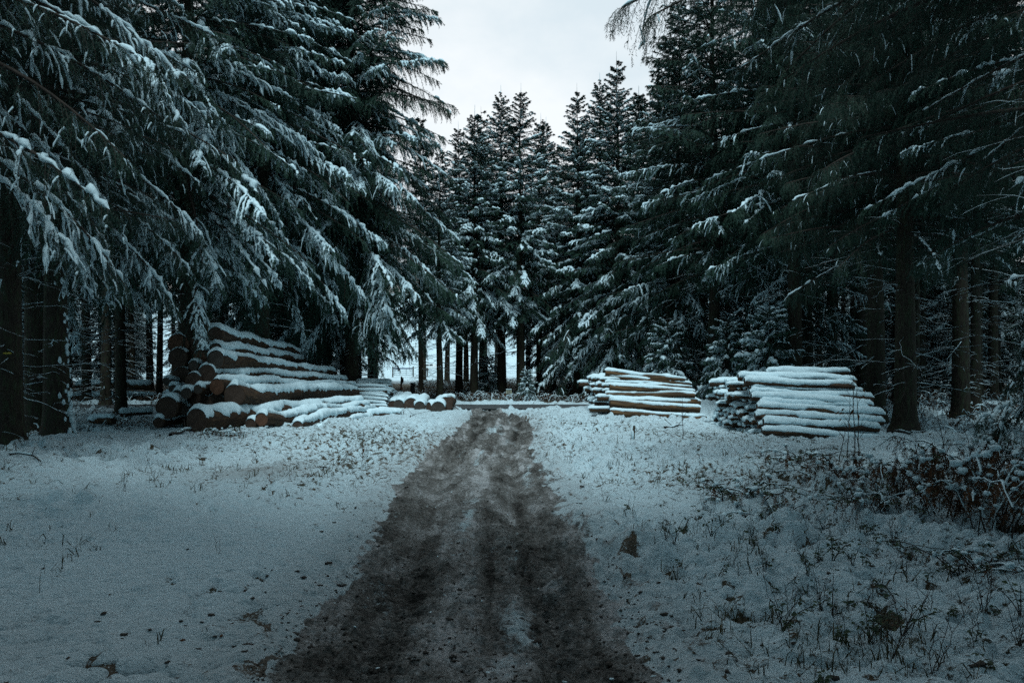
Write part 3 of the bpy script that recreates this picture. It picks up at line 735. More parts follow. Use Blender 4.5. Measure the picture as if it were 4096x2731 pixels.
def build_tree(seed, H, cb, Rm, tr, ws=0.5, nb=6, e_low=-20, e_high=30, droop=25, hang=0.45, bsp=0.11, lmax=0.9, K=16, nl=0.12, nw=0.04,
               fine=False, snow_p=0.5, snow_b=0.4, snow_r=0.04, dead=30, dead_from=0.8, dead_len=1.8, sides=10, plaster=0, arc=None, snow_top=0.6, zmax=None, rpow=0.75):
    rng = np.random.default_rng(seed)
    tk, cw, sn = MB(), MB(), MB()
    # trunk
    z = np.concatenate([[-0.4, 0.0, 0.12, 0.3, 0.6], np.linspace(1.0, H, 22)])
    rad = tr * np.clip((1 - z / H), 0, 1) ** 1.08 + 0.006
    rad = rad * (1 + 0.55 * np.exp(-np.maximum(z, 0) / 0.22))
    bend = (fbm(z * 0.12 + seed, z * 0, 2, seed) - 0.5) * 0.35 * np.minimum(z / 6, 1); bend2 = (fbm(z * 0.12 + seed + 40, z * 0, 2, seed) - 0.5) * 0.35 * np.minimum(z / 6, 1)
    P = np.stack([bend, bend2, z], 1)
    tubes(tk, P, rad, sides, 0)
    def trunk_at(zz): return np.array([np.interp(zz, z, bend), np.interp(zz, z, bend2), zz]), np.interp(zz, z, rad)
    # dead lower branches with a thin line of snow
    DP, DR = [], []
    for k in range(dead):
        zz = rng.uniform(dead_from, cb + 0.6); az = rng.uniform(0, 2 * np.pi); Ld = dead_len * rng.uniform(0.35, 1.15) * min(1, 0.5 + zz / 6)
        p0, r_ = trunk_at(zz); m = 9; s = np.linspace(0, 1, m)
        el = rng.normal(0.02, 0.18); dr = rng.uniform(0.05, 0.35)
        wz = rng.normal(0, 0.16, m).cumsum() * 0.5
        d = np.stack([np.cos(az + wz), np.sin(az + wz)], 1)
        Q = p0[None] + np.concatenate([d * (s * Ld)[:, None], (s * Ld * math.tan(el) - dr * Ld * s ** 2 + 0.25 * dr * Ld * s ** 4)[:, None]], 1)
        Q[1:] += rng.normal(0, 0.02, (m - 1, 3)).cumsum(0)
        DP.append(Q); DR.append(np.linspace(0.016, 0.004, m) * (0.7 + 0.6 * rng.random()))
        for _ in range(3):
            j = rng.integers(2, m - 1); a2 = az + rng.choice([-1, 1]) * rng.uniform(0.5, 1.0); l2 = Ld * rng.uniform(0.15, 0.4)
            q = Q[j] + np.stack([np.cos(a2) * s * l2, np.sin(a2) * s * l2, -0.25 * l2 * s ** 2], 1)
            DP.append(q); DR.append(np.linspace(0.007, 0.003, m))
    if DP:
        DP = np.array(DP); DR = np.array(DR)
        tubes(tk, DP, DR, 3, 1)
        sel = rng.random(len(DP)) < 0.55
        up = DP[sel].copy(); up[..., 2] += DR[sel] * 0.9
        rr_ = np.maximum(DR[sel] * 0.8, 0.005) * (0.2 + 1.2 * rng.random(DR[sel].shape))
        rr_[:, 0] = 0.001; rr_[:, -1] = 0.001
        tubes(sn, up, rr_, 4, 0)
    # live branches
    SP, SR, SL, SU = [], [], [], []
    zz = cb; gold = rng.random() * 6
    zend = min(H - 0.35, zmax or 1e9)
    while zz < zend:
        u = (zz - cb) / (H - cb)
        cnt = nb if u < 0.85 else max(3, nb - 2)
        for k in range(cnt):
            az = gold + 2 * np.pi * k / cnt + rng.normal(0, 0.22)
            if arc is not None:
                da = (az - arc[0] + np.pi) % (2 * np.pi) - np.pi
                if abs(da) > arc[1]: continue
            z1 = zz + rng.uniform(-0.5, 0.5) * ws
            u1 = min(max((z1 - cb) / (H - cb), 0), 1)
            L = (Rm * (1 - u1) ** rpow * (0.72 + 0.28 * min(1, u1 / 0.12)) + 0.22) * rng.uniform(0.72, 1.12)
            e = R(e_low + (e_high - e_low) * u1 ** 0.8 + rng.normal(0, 6))
            m = 11; s = np.linspace(0, 1, m)
            ang = e - R(droop) * (1 - 0.75 * u1) * s ** 1.1 * rng.uniform(0.7, 1.3) + R(10) * s ** 4
            az_s = az + np.cumsum(rng.normal(0, 0.035, m))
            st = L / (m - 1)
            dx = np.concatenate([[0], np.cumsum(np.cos(ang[:-1]) * np.cos(az_s[:-1]) * st)])
            dy = np.concatenate([[0], np.cumsum(np.cos(ang[:-1]) * np.sin(az_s[:-1]) * st)])
            dz = np.concatenate([[0], np.cumsum(np.sin(ang[:-1]) * st)])
            p0, r_ = trunk_at(max(z1, 0.2))
            SP.append(p0[None] + np.stack([dx, dy, dz], 1)); SR.append((0.006 + 0.010 * L) * (1 - 0.85 * s) + 0.003); SL.append(L); SU.append(u1)
        gold += 1.1; zz += ws * (1 - 0.58 * u) * rng.uniform(0.85, 1.15)
    # leader: a thin bare shoot
    s = np.linspace(0, 1, 11)
    if zmax is None:
        top, _ = trunk_at(H - 0.8); SP.append(top[None] + np.stack([s * 0.02, s * 0.01, s * 1.25], 1)); SR.append(0.016 * (1 - 0.7 * s)); SL.append(0.22); SU.append(1.0)
    SP = np.array(SP); SR = np.array(SR); SL = np.array(SL); SU = np.array(SU)
    tubes(cw, SP, SR, 4 if fine else 3, 1)
    # branchlets
    BP, BL, BB, BT = [], [], [], []
    for i in range(len(SP) - (zmax is None)):
        L = SL[i]; n = max(6, int(L / bsp))
        t = np.concatenate([np.sort(0.10 + 0.90 * rng.random(n)), [0.985, 0.99, 1.0]])
        x = t * 10; j = np.minimum(x.astype(int), 9); fr = (x - j)[:, None]
        p = SP[i][j] * (1 - fr) + SP[i][j + 1] * fr; T = norm(SP[i][j + 1] - SP[i][j])
        Bv = np.cross(T, np.array([0, 0, 1.0])); Bv = norm(np.where(np.linalg.norm(Bv, axis=1, keepdims=True) < 0.1, np.array([[1.0, 0, 0]]), Bv))
        sd = np.where(np.arange(len(t)) % 2 == 0, 1.0, -1.0)[:, None]
        l = np.minimum(lmax, (0.40 * L * (1 - t) ** 0.8 + 0.16 + 0.05 * L)) * rng.uniform(0.6, 1.2, len(t))
        l = l * np.minimum(1, 0.35 + t / 0.25) * (1 - 0.62 * SU[i] ** 2.5)
        fw = rng.uniform(0.45, 0.95, (len(t), 1))
        d = norm(T * fw + sd * Bv * rng.uniform(0.5, 1.0, (len(t), 1)) + rng.normal(0, 0.12, (len(t), 3)))
        m = 6; q = np.linspace(0, 1, m)[None, :, None]
        h = hang * (1 - 0.6 * SU[i]) * rng.uniform(0.6, 1.4, (len(t), 1, 1))
        Q = p[:, None] + d[:, None] * l[:, None, None] * q * (1 - 0.45 * h * q) + np.array([0, 0, -1.0]) * l[:, None, None] * h * q ** 1.7
        BP.append(Q); BL.append(l); BB.append(np.full(len(t), i)); BT.append(t)
    BP = np.concatenate(BP); BL = np.concatenate(BL); BB = np.concatenate(BB); BT = np.concatenate(BT)
    if fine:
        tubes(cw, BP, np.linspace(0.006, 0.002, 6)[None] * np.ones((len(BP), 1)), 3, 1)
        # second order twigs
        k2 = 9
        t = (np.arange(k2)[None] + rng.random((len(BP), k2))) / k2 * 0.95 + 0.05
        x = t * 5; j = np.minimum(x.astype(int), 4); fr = (x - j)[..., None]; rows = np.arange(len(BP))[:, None]
        a = BP[rows, j]; b2 = BP[rows, j + 1]; p = a + (b2 - a) * fr; T = norm(b2 - a)
        A = norm(np.cross(T, np.array([0.05, 0.02, 1.0]) + 0.2 * rng.normal(size=T.shape)))
        sd = np.where(np.arange(k2) % 2 == 0, 1.0, -1.0)[None, :, None]
        l = (np.minimum(0.26, BL[:, None] * 0.42 * (1 - 0.7 * t) + 0.05) * rng.uniform(0.6, 1.25, t.shape))[..., None]
        d = norm(T * 0.75 + sd * A * 0.7 + rng.normal(0, 0.12, T.shape))
        m = 4; q = np.linspace(0, 1, m)[None, None, :, None]
        h = hang * rng.uniform(0.5, 1.3, t.shape)[..., None, None]
        TP = p[:, :, None] + d[:, :, None] * l[:, :, None] * q * (1 - 0.4 * h * q) + np.array([0, 0, -1.0]) * l[:, :, None] * h * q ** 1.7
        TP = TP.reshape(-1, m, 3)
        needles(cw, TP, K, nl, nw, rng, 0.75, 0.6)
        tsel = rng.random(len(TP)) < 0.16 * snow_b
        Q = TP[tsel].copy(); r_ = snow_r * 0.42 * rng.uniform(0.4, 1.3, Q.shape[:2]); r_[:, -1] *= 0.3
        Q[..., 2] += r_ * 0.6
        tubes(sn, Q, r_, 5, 0)
        needles(cw, BP, K * 2, nl, nw, rng, 0.8, 0.6)
    else:
        needles(cw, BP, K, nl, nw, rng, 0.72, 0.5)
    needles(cw, SP[:-1], 26 if not fine else 60, nl, nw, rng, 0.8, 0.7, 0.35)
    needles(cw, SP[-1:], 20, nl * (0.4 if zmax is None else 1), nw * 0.7, rng, 0.6, 0.7, 0.1, 0, 0.8)
    # snow: ragged tufts lying along the boughs and on the hanging twigs
    if snow_b > 0:
        bn = rng.random(len(SP)); has = bn < snow_p
        topf = 1 - (1 - snow_top) * SU
        idx_ = np.where(has)[0]
        if len(idx_):
            m2 = 40; tt = np.linspace(0.22, 1.0, m2); x = np.minimum(tt * 10, 9.999); j = np.minimum(x.astype(int), 9); fr = (x - j)[None, :, None]
            Q = SP[idx_][:, j] * (1 - fr) + SP[idx_][:, j + 1] * fr
            ns_ = fbm(tt[None] * (SL[idx_] * 5.0)[:, None] + idx_[:, None] * 7.7, idx_[:, None] * 3.3 + tt[None] * 0, 3, seed)
            r_ = snow_r * (1.5 if fine else 1.6) * (0.04 + 3.2 * np.clip(ns_ - 0.40, 0, 1) ** 0.8) * np.minimum(1, SL[idx_] / 1.6 + 0.25)[:, None] * topf[idx_][:, None]
            r_[:, 0] = 0.002; r_[:, -1] *= 0.3
            Q = Q.copy(); Q[..., 2] += r_ * 0.55 + 0.01; Q += rng.normal(0, 0.25, Q.shape) * r_[..., None]
            tubes(sn, Q, r_ * rng.uniform(0.75, 1.25, r_.shape), 6, 0, squash=0.8)
        patch = fbm(BB * 1.7 + seed, BT * 3.0 + BB * 0.37, 2, seed + 3)
        pr = snow_b * np.where(has[BB], 2.3, 0.16 if snow_b > 0.3 else 0.04) * topf[BB] * sstep(0.40, 0.62, patch) * np.clip(0.3 + BT, 0, 1)
        sel = np.where(rng.random(len(BP)) < pr)[0]
        if len(sel):
            m2 = 8; tt = np.linspace(0.0, 0.98, m2); x = tt * 5; j = np.minimum(x.astype(int), 4); fr = (x - j)[None, :, None]
            ext = rng.uniform(0.3, 0.9, (len(sel), 1, 1))
            Q = BP[sel][:, j] * (1 - fr) + BP[sel][:, j + 1] * fr
            Q = Q[:, :1] + (Q - Q[:, :1]) * ext
            r_ = snow_r * rng.uniform(0.45, 1.1, (len(sel), 1)) * (0.35 + 1.0 * rng.random((len(sel), m2))) * np.minimum(1, 0.4 + BL[sel] / 0.6)[:, None]
            r_[:, -1] *= 0.25; r_[:, 0] *= 0.6
            Q = Q + rng.normal(0, 0.35, Q.shape) * r_[..., None]; Q[..., 2] += r_ * 0.5
            tubes(sn, Q, r_, 5, 0, squash=0.85)
            needles(sn, Q, 7, nl * (1.0 if fine else 0.6), nw * 1.8, rng, 0.8, 0.9)
    for k in range(plaster):
        zz = rng.uniform(0.1, 5.0); a = rng.normal(-0.35, 0.35); p0, r_ = trunk_at(zz)
        s_ = rng.uniform(0.02, 0.075) * (1.6 if zz < 1.2 else 1)
        blob(sn, p0 + np.array([math.cos(a) * r_, math.sin(a) * r_, 0]), (s_ * .6, s_ * .8, s_ * 1.2), rng, 0, 7, 5, 0.6)
    return (tk.mesh('trunk', [M['bark'], M['twig']]), cw.mesh('crown', [M['needle'], M['twig']]), sn.mesh('snow_cover', [M['snow']]) if sn.v else None)

def plant_tree(data, x, y, rz, sc, label, group=None, cat='tree', name='spruce_tree', z=None):
    o = empty(name, (x, y, (gz(x, y) if z is None else z) - 0.03), rz, sc)
    for nm_, me in zip(('trunk', 'crown', 'snow_cover'), data):
        if me is None: continue
        c = bpy.data.objects.new(nm_, me); col.objects.link(c); c.parent = o
    tag(o, label, cat, group)
    return o

T = {}
# heavy snow, near
T['N1'] = build_tree(1, 21, 5.6, 4.8, 0.30, ws=0.62, nb=6, e_low=-18, e_high=25, droop=42, hang=0.75, bsp=0.085, lmax=0.95, K=10, nl=0.055, nw=0.017, fine=True, snow_p=0.55, snow_b=0.36, snow_r=0.043, dead=26, plaster=70, zmax=15, sides=14)
# little snow, near
T['N2'] = build_tree(2, 21, 6.2, 5.0, 0.33, ws=0.62, nb=6, e_low=-6, e_high=25, droop=30, hang=0.8, bsp=0.09, lmax=0.9, K=10, nl=0.055, nw=0.017, fine=True, snow_p=0.22, snow_b=0.05, snow_r=0.026, dead=44, dead_len=2.6, zmax=15, sides=14)
T['N3'] = build_tree(44, 25, 8.3, 7.2, 0.36, ws=0.55, nb=9, e_low=2, e_high=20, droop=40, hang=0.85, bsp=0.085, lmax=0.9, K=10, nl=0.055, nw=0.017, fine=True, snow_p=0.15, snow_b=0.08, snow_r=0.026, dead=6, dead_len=1.6, zmax=13, sides=14, arc=(3.0, 1.3))
# heavy snow, middle distance
T['M1'] = build_tree(3, 25, 6.0, 5.0, 0.30, ws=0.50, nb=6, e_low=-30, e_high=28, droop=38, hang=0.75, bsp=0.085, lmax=1.0, K=26, nl=0.105, nw=0.034, snow_p=0.72, snow_b=0.62, snow_r=0.05, dead=30)
T['M2'] = build_tree(4, 28, 5.4, 5.8, 0.34, ws=0.42, nb=7, e_low=-34, e_high=28, droop=36, hang=0.8, bsp=0.085, lmax=1.25, K=30, nl=0.12, nw=0.04, snow_p=0.42, snow_b=0.42, snow_r=0.055, dead=40, rpow=0.55)
# little snow, middle distance
T['M3'] = build_tree(5, 24, 6.2, 4.8, 0.30, ws=0.50, nb=6, e_low=-16, e_high=30, droop=26, hang=0.75, bsp=0.085, lmax=1.0, K=26, nl=0.11, nw=0.036, snow_p=0.45, snow_b=0.34, snow_r=0.038, dead=50, dead_len=2.4)
T['M4'] = build_tree(6, 22, 3.8, 4.6, 0.28, ws=0.50, nb=6, e_low=-20, e_high=32, droop=26, hang=0.7, bsp=0.085, lmax=1.0, K=26, nl=0.11, nw=0.036, snow_p=0.45, snow_b=0.34, snow_r=0.042, dead=40, dead_len=2.2)
# far spires across the road
T['B1'] = build_tree(7, 18, 5.4, 3.6, 0.28, ws=0.44, nb=7, e_low=-30, e_high=34, droop=26, hang=0.55, bsp=0.075, lmax=0.7, K=18, nl=0.11, nw=0.036, snow_p=0.72, snow_b=0.56, snow_r=0.058, dead=26, snow_top=0.35, rpow=0.88)
T['B2'] = build_tree(8, 18, 5.8, 3.4, 0.27, ws=0.40, nb=6, e_low=-28, e_high=36, droop=24, hang=0.55, bsp=0.075, lmax=0.7, K=18, nl=0.11, nw=0.036, snow_p=0.62, snow_b=0.5, snow_r=0.058, dead=26, snow_top=0.35, rpow=0.88)
T['B3'] = build_tree(9, 18, 2.6, 3.8, 0.28, ws=0.44, nb=7, e_low=-34, e_high=34, droop=28, hang=0.6, bsp=0.075, lmax=0.75, K=18, nl=0.11, nw=0.036, snow_p=0.65, snow_b=0.5, snow_r=0.06, dead=18, snow_top=0.35, rpow=0.88)
# forest interior
T['F1'] = build_tree(10, 23, 8.0, 2.9, 0.24, ws=0.75, nb=6, e_low=-10, e_high=30, droop=20, hang=0.5, bsp=0.14, lmax=0.9, K=12, nl=0.22, nw=0.08, snow_p=0.3, snow_b=0.2, snow_r=0.05, dead=60, dead_len=2.2, sides=9)
T['F2'] = build_tree(11, 22, 6.8, 2.8, 0.20, ws=0.75, nb=6, e_low=-14, e_high=30, droop=20, hang=0.5, bsp=0.14, lmax=0.9, K=12, nl=0.22, nw=0.08, snow_p=0.3, snow_b=0.2, snow_r=0.05, dead=60, dead_len=2.0, sides=9)
T['F3'] = build_tree(12, 24, 9.0, 3.0, 0.27, ws=0.80, nb=6, e_low=-10, e_high=30, droop=20, hang=0.5, bsp=0.14, lmax=0.9, K=12, nl=0.22, nw=0.08, snow_p=0.3, snow_b=0.2, snow_r=0.05, dead=60, dead_len=2.4, sides=9)

# unseen broad crowned trees, shaped to shade the near end of the track
T['F4'] = build_tree(13, 25, 9.8, 5.4, 0.30, ws=0.62, nb=7, e_low=-2, e_high=30, droop=14, hang=0.45, bsp=0.13, lmax=0.9, K=12, nl=0.2, nw=0.075, snow_p=0.3, snow_b=0.2, snow_r=0.05, dead=10, dead_len=1.2, sides=9)
placed = []
def P(kind, x, y, label, rz=None, sc=1.0, group=None):
    rz = (hash((round(x * 10), round(y * 10))) % 628) / 100 if rz is None else rz
    placed.append((x, y))
    return plant_tree(T[kind], x, y, rz, sc, label, group)

GL, GR, GB = 'spruces along the left edge of the clearing', 'spruces along the right edge of the clearing', 'spruces across the road'
t1 = P('N2', -10.45, 15.4, 'dark spruce trunk with a yellow paint dash at the very left', 0.0, 0.80, GL)
P('N1', -11.0, 17.9, 'thick mossy spruce trunk with snow plastered on its right side, beside the yellow marked one', 0.4, 1.0, GL)
P('N1', -9.3, 11.8, 'snow loaded spruce whose boughs hang in at the upper left, its trunk out of sight', 1.3, 0.95, GL)
P('M1', -10.2, 23.4, 'snow laden spruce with long white boughs hanging over the round log ends', 0.9, 1.0, GL)
P('M1', -9.6, 28.6, 'heavily snowed spruce standing behind the middle of the big timber pile', 2.7, 1.05, GL)
P('M2', -7.35, 34.0, 'tall spruce with its trunk showing between the boughs left of the sky', 0.0, 1.0, GL)
P('M2', -10.5, 35.5, 'tall snowed spruce close behind the one with the bare trunk', 3.9, 0.95, GL)
P('M4', -9.2, 42.0, 'spruce behind the small stack of thin poles', 0.5, 0.95, GL)
P('M1', -13.2, 20.5, 'shaded spruce back from the edge between the mossy trunk and the timber pile', 3.3, 0.92, GL)
# right edge
P('N2', 10.4, 12.4, 'near spruce whose dark boughs hang into the upper right corner, trunk out of sight', 2.9, 1.0, GR)
P('N3', 8.2, 11.0, 'nearest spruce at the right, only its high bough tips hang into view', 0.0, 1.0, GR)
P('N2', 12.0, 22.6, 'tallest thick trunk right of the larger log stack, greenish bark', 2.2, 1.0, GR)
P('N2', 12.3, 25.0, 'dark trunk just left of the thickest greenish one', 0.9, 0.95, GR)
P('M3', 9.0, 33.0, 'spruce with a pale brown trunk between the two right-hand log stacks', 2.2, 1.0, GR)
P('M4', 8.4, 37.5, 'spruce behind the log stack by the road, boughs drooping to the ground', 1.1, 0.92, GR)
P('M3', 10.9, 28.6, 'dark full spruce filling the right edge above the larger log stack', 3.9, 1.05, GR)
P('M3', 13.4, 18.6, 'dark spruce at the right margin behind the bramble thicket', 2.5, 0.95, GR)
P('M4', 12.6, 31.5, 'spruce deep on the right edge with bare lower limbs', 0.2, 0.95, GR)
# across the road
for kind, px, D, top, lb in [('B2', 440, 38.5, 150, 'thick dark trunk nearest the row of butts across the road'), ('B2', 459, 46, 124, 'lower spire at the left end of the far row'), ('B1', 474, 43.5, 108, 'spire with a forked tip left of the twin peaks'),
        ('B1', 502, 45.5, 88, 'left one of the twin tallest spires in the middle'), ('B2', 521, 44.0, 86, 'right one of the twin tallest spires in the middle'), ('B2', 540, 48, 116, 'short narrow spire right of the twin peaks'),
        ('B3', 577, 44, 86, 'pointed spire right of the gap of sky'), ('B1', 601, 47, 76, 'slim spire leaning close to the highest one on the right'), ('B3', 617, 41.5, 54, 'highest spire on the right of the sky gap')]:
    H_ = EYE + (HOR - top) / F * D + 0.3
    P(kind, (px - 512) / F * D, D, lb, None, H_ / 18.3, GB)
for kind, px, D, sc in [('B2', 485, 52, 0.8), ('B3', 553, 52, 0.78), ('B1', 528, 55, 0.8), ('B2', 466, 57, .85), ('B3', 590, 54, .9), ('B2', 639, 46, 1.05), ('B3', 660, 43, 1.05), ('B2', 447, 66, 0.95), ('F2', 421, 50, .85), ('F1', 424, 66, .9)]:
    P(kind, (px - 512) / F * D, D, 'snow flecked spruce standing behind the front row across the road', None, sc, 'spruces behind the front row across the road')

# forest on both sides
rng = np.random.default_rng(77)
def forest(n, xr, yr, mind, label, group, ok=lambda x, y: True):
    c = 0
    for _ in range(n * 60):
        if c >= n: break
        x = rng.uniform(*xr); y = rng.uniform(*yr)
        if not ok(x, y): continue
        if min((x - a) ** 2 + (y - b2) ** 2 for a, b2 in placed) < mind ** 2: continue
        P(['F1', 'F2', 'F3'][rng.integers(3)], x, y, label, rng.uniform(0, 6.28), rng.uniform(0.85, 1.12), group); c += 1
forest(46, (-36, -11.5), (17, 60), 2.1, 'bare stemmed spruce in the dark wood on the left', 'bare stemmed spruces in the wood on the left', lambda x, y: x < -11.5 - max(0, (y - 34)) * 0.02 and abs(x / y) < 0.85)
forest(50, (12.5, 40), (21, 62), 2.1, 'bare stemmed spruce in the dark wood on the right', 'bare stemmed spruces in the wood on the right', lambda x, y: abs(x / y) < 0.85 and not (x < 14 and y < 26))
forest(14, (-24, -8), (44, 70), 2.2, 'slender spruce in the wood beyond the small stack of poles', 'slender spruces beyond the small stack', lambda x, y: abs((x / y * F + 512) - 405) > 28)
forest(14, (9, 26), (40, 70), 2.2, 'slender spruce in the wood beyond the stack by the road', 'slender spruces beyond the stack by the road')
forest(9, (-5.5, 8), (58, 84), 2.4, 'slender trunk dark against the snowy field beyond the road', 'slender trunks against the snowy field', lambda x, y: abs((x / y * F + 512) - 432) > 10)
# younger, branchy spruces closing the view at the back of the wood
def thicket(n, xr, yr, label, group, ok):
    c = 0
    for _ in range(n * 60):
        if c >= n: break
        x = rng.uniform(*xr); y = rng.uniform(*yr)
        if not ok(x, y) or min((x - a) ** 2 + (y - b2) ** 2 for a, b2 in placed) < 1.9 ** 2: continue
        P('B3', x, y, label, rng.uniform(0, 6.28), rng.uniform(0.55, 0.85), group); c += 1
thicket(34, (-52, -14), (44, 72), 'low branched spruce closing the back of the wood on the left', 'low branched spruces at the back of the left wood', lambda x, y: (x / y * F + 512) < 345)
thicket(40, (11, 54), (44, 72), 'low branched spruce closing the back of the wood on the right', 'low branched spruces at the back of the right wood', lambda x, y: (x / y * F + 512) > 668)
# unseen trees added beside and behind the photographer to shade the foreground
for x, y, k in [(-12.5, 6.0, 'F1'), (-11, 1.0, 'F3'), (12.5, 6.0, 'F3'), (11.5, 0.5, 'F1'), (-16, 9.5, 'F2'), (15.5, 10.0, 'F2'),
                (-6.2, -3.5, 'M3'), (6.4, -3.0, 'M3'), (-5.6, -9.5, 'M3'), (5.8, -9.0, 'M3'), (-10.5, -6.0, 'M4'), (10.5, -6.0, 'M4'), (-5.5, -16, 'M3'), (5.8, -16, 'M3'), (-0.5, -24, 'M3'), (-11, -13, 'M3'), (11, -13, 'M3'),
                (-2.6, -2.6, 'F4'), (2.9, -3.2, 'F4'), (-6.0, -1.0, 'F4'), (6.2, 0.2, 'F4')]:
    P(k, x, y, 'tall spruce added just outside the view to shade the foreground', None, 1.0, 'spruces added outside the view for shade')
# yellow forester's mark
mb = MB(); box(mb, (0.13, -0.305, 2.45), (0.17, 0.03, 0.04), 0, 0.4); mb.obj('paint_mark', [M['yellow']], t1)
#@@REST

# ------------------------------------------------------------------ young spruces
T['Y1'] = build_tree(31, 3.4, 0.5, 1.25, 0.05, ws=0.26, nb=6, e_low=-25, e_high=35, droop=45, hang=0.8, bsp=0.06, lmax=0.5, K=16, nl=0.09, nw=0.03, snow_p=0.8, snow_b=0.8, snow_r=0.04, dead=0, sides=6, snow_top=0.9)
T['Y2'] = build_tree(32, 5.5, 0.9, 1.75, 0.07, ws=0.30, nb=6, e_low=-25, e_high=35, droop=48, hang=0.85, bsp=0.07, lmax=0.6, K=9, nl=0.05, nw=0.016, fine=True, snow_p=0.8, snow_b=0.7, snow_r=0.038, dead=0, sides=8, snow_top=0.9)
GY_ = 'young spruces drooping under snow'
P('Y2', 8.55, 10.4, 'young spruce drooping under snow at the right margin, nearest of its kind', 1.0, 1.0, GY_)
for px, D, sc, lb in [(527, 38.2, 0.5, 'young snow draped spruce standing just behind the white sign'), 
        (488, 46.0, 0.8, 'young spruce between the trunks left of the sign'), (727, 31.5, 1.15, 'young spruce hanging over the gap between the right-hand log stacks'), (667, 33.5, 1.2, 'young spruce behind the middle of the stack by the road'),
        (770, 28.5, 1.3, 'young spruce behind the stack beside the tallest trunk')]:
    P('Y1', (px - 512) / F * D, D, lb, None, sc, GY_)

# ------------------------------------------------------------------ grass, undergrowth, litter
rng = np.random.default_rng(5)
def blades(mb, base, h, w, rng, lean=0.5, mat=0):
    n = len(base)
    az = rng.uniform(0, 2 * np.pi, n); ln = np.abs(rng.normal(0, lean, n))
    d = np.stack([np.cos(az), np.sin(az)], 1)
    a2 = rng.uniform(0, 2 * np.pi, n); sd = np.stack([np.cos(a2), np.sin(a2), np.zeros(n)], 1) * (w / 2)[:, None]
    mid = base + np.concatenate([d * (ln * h * 0.35)[:, None], (h * 0.6)[:, None]], 1)
    tip = base + np.concatenate([d * (ln * h * 1.1)[:, None], (h * np.clip(1 - 0.45 * ln, 0.25, 1))[:, None]], 1)
    v = np.stack([base - sd, base + sd, mid + sd * 0.8, mid - sd * 0.8, tip], 1).reshape(-1, 3)
    k = np.arange(n)[:, None] * 5
    mb.add(v, k + np.array([[0, 1, 2, 3]]), mat); mb.add(v[:0], [[0, 0, 0]][:0], mat)
    mb.add(v, k + np.array([[3, 2, 4]]), mat)
mb = MB()
def scatter(n, px_r, py_r, dens):
    """points on the ground spread evenly over the strip of ground, kept with probability dens(x, y)"""
    y = F * EYE / (rng.uniform(py_r[0], py_r[1], n) - HOR); x = (rng.uniform(px_r[0], px_r[1], n) - 512) / F * y
    k = rng.random(n) < dens(x, y)
    return x[k], y[k]
def dens_grass(x, y):
    d = 0.10 + 0.9 * sstep(0.45, 0.7, fbm(x * 0.6, y * 0.6, 3, 33))
    d = d * (0.35 + 1.2 * gauss(x, y, -3.8, 16.5, 2.6, 3.8) + 0.9 * gauss(x, y, 5.5, 17, 4, 4.5) + 0.45 * gauss(x, y, 5, 10, 3, 4) + 0.35 * (y > 12) + 0.6 * gauss(x, y, -6.0, 10, 2.5, 2.5))
    d = d * (1 - 0.9 * (x < 0) * sstep(12.5, 9.5, y))
    return np.clip(d, 0, 1) * (np.abs(track_lat(x, y)) > 1.45)
cx, cy = scatter(6500, (-20, 1044), (412, 690), dens_grass)
nb_ = rng.integers(2, 9, len(cx)); X_ = np.repeat(cx, nb_) + rng.normal(0, 0.05, nb_.sum()); Y_ = np.repeat(cy, nb_) + rng.normal(0, 0.05, nb_.sum())
Z_ = height(X_, Y_) - 0.02
hh_ = rng.uniform(0.05, 0.22, len(X_)) * np.repeat(rng.uniform(0.5, 1.2, len(cx)), nb_)
blades(mb, np.stack([X_, Y_, Z_], 1), hh_, rng.uniform(0.004, 0.009, len(X_)) * (1 + 0.05 * Y_), rng, 1.1)
o = mb.obj('grass', [M['grass']]); tag(o, 'dead grass stalks poking through the snow of the clearing', 'grass', kind='stuff')

def arching(n, xr, yr, hr, ok, seed, snow_frac=0.5, name='undergrowth', label='', thick=0.010):
    r2 = np.random.default_rng(seed)
    x = r2.uniform(*xr, n); y = r2.uniform(*yr, n); k = ok(x, y) & (fbm(x * 0.5, y * 0.5, 3, seed) > 0.40); x, y = x[k], y[k]; n = len(x)
    z = height(x, y); az = r2.uniform(0, 2 * np.pi, n); h = r2.uniform(*hr, n); ln = r2.uniform(0.5, 1.5, n) * h
    s = np.linspace(0, 1, 6)[None]
    Pp = np.stack([x[:, None] + np.cos(az)[:, None] * ln[:, None] * s, y[:, None] + np.sin(az)[:, None] * ln[:, None] * s, z[:, None] - 0.03 + h[:, None] * (2.2 * s - 1.5 * s ** 2)], -1)
    Pp += r2.normal(0, 0.02, Pp.shape)
    m2 = MB(); tubes(m2, Pp, np.linspace(thick, thick * 0.4, 6)[None] * r2.uniform(0.6, 1.3, (n, 1)), 3, 0)
    needles(m2, Pp, 9, 0.10, 0.03, r2, 1.1, 0.8, 0.1, 1)
    sel = r2.random(n) < snow_frac
    Q = Pp[sel].copy(); rr_ = thick * 1.5 * r2.uniform(0.0, 1.6, Q.shape[:2]); rr_[:, 0] = .002; rr_[:, -1] = .003
    Q[..., 2] += rr_ * 0.8 + thick * 0.5
    tubes(m2, Q, rr_, 4, 2)
    o = m2.obj(name, [M['twig'], M['brown_leaf'], M['snow']]); tag(o, label, 'undergrowth', kind='stuff'); return o
arching(14000, (-14, 22), (37.0, 74), (0.15, 0.6), lambda x, y: (np.abs(x / y * F + 512 - 402) > 14) | (y < 36), 51, 0.5, label='tangle of snowy brambles on the bank under the trees across the road', thick=0.010)
arching(3600, (12.0, 34), (19.5, 48), (0.2, 0.65), lambda x, y: x > 11.5, 52, 0.5, label='low snowy brambles on the forest floor at the right', thick=0.011)
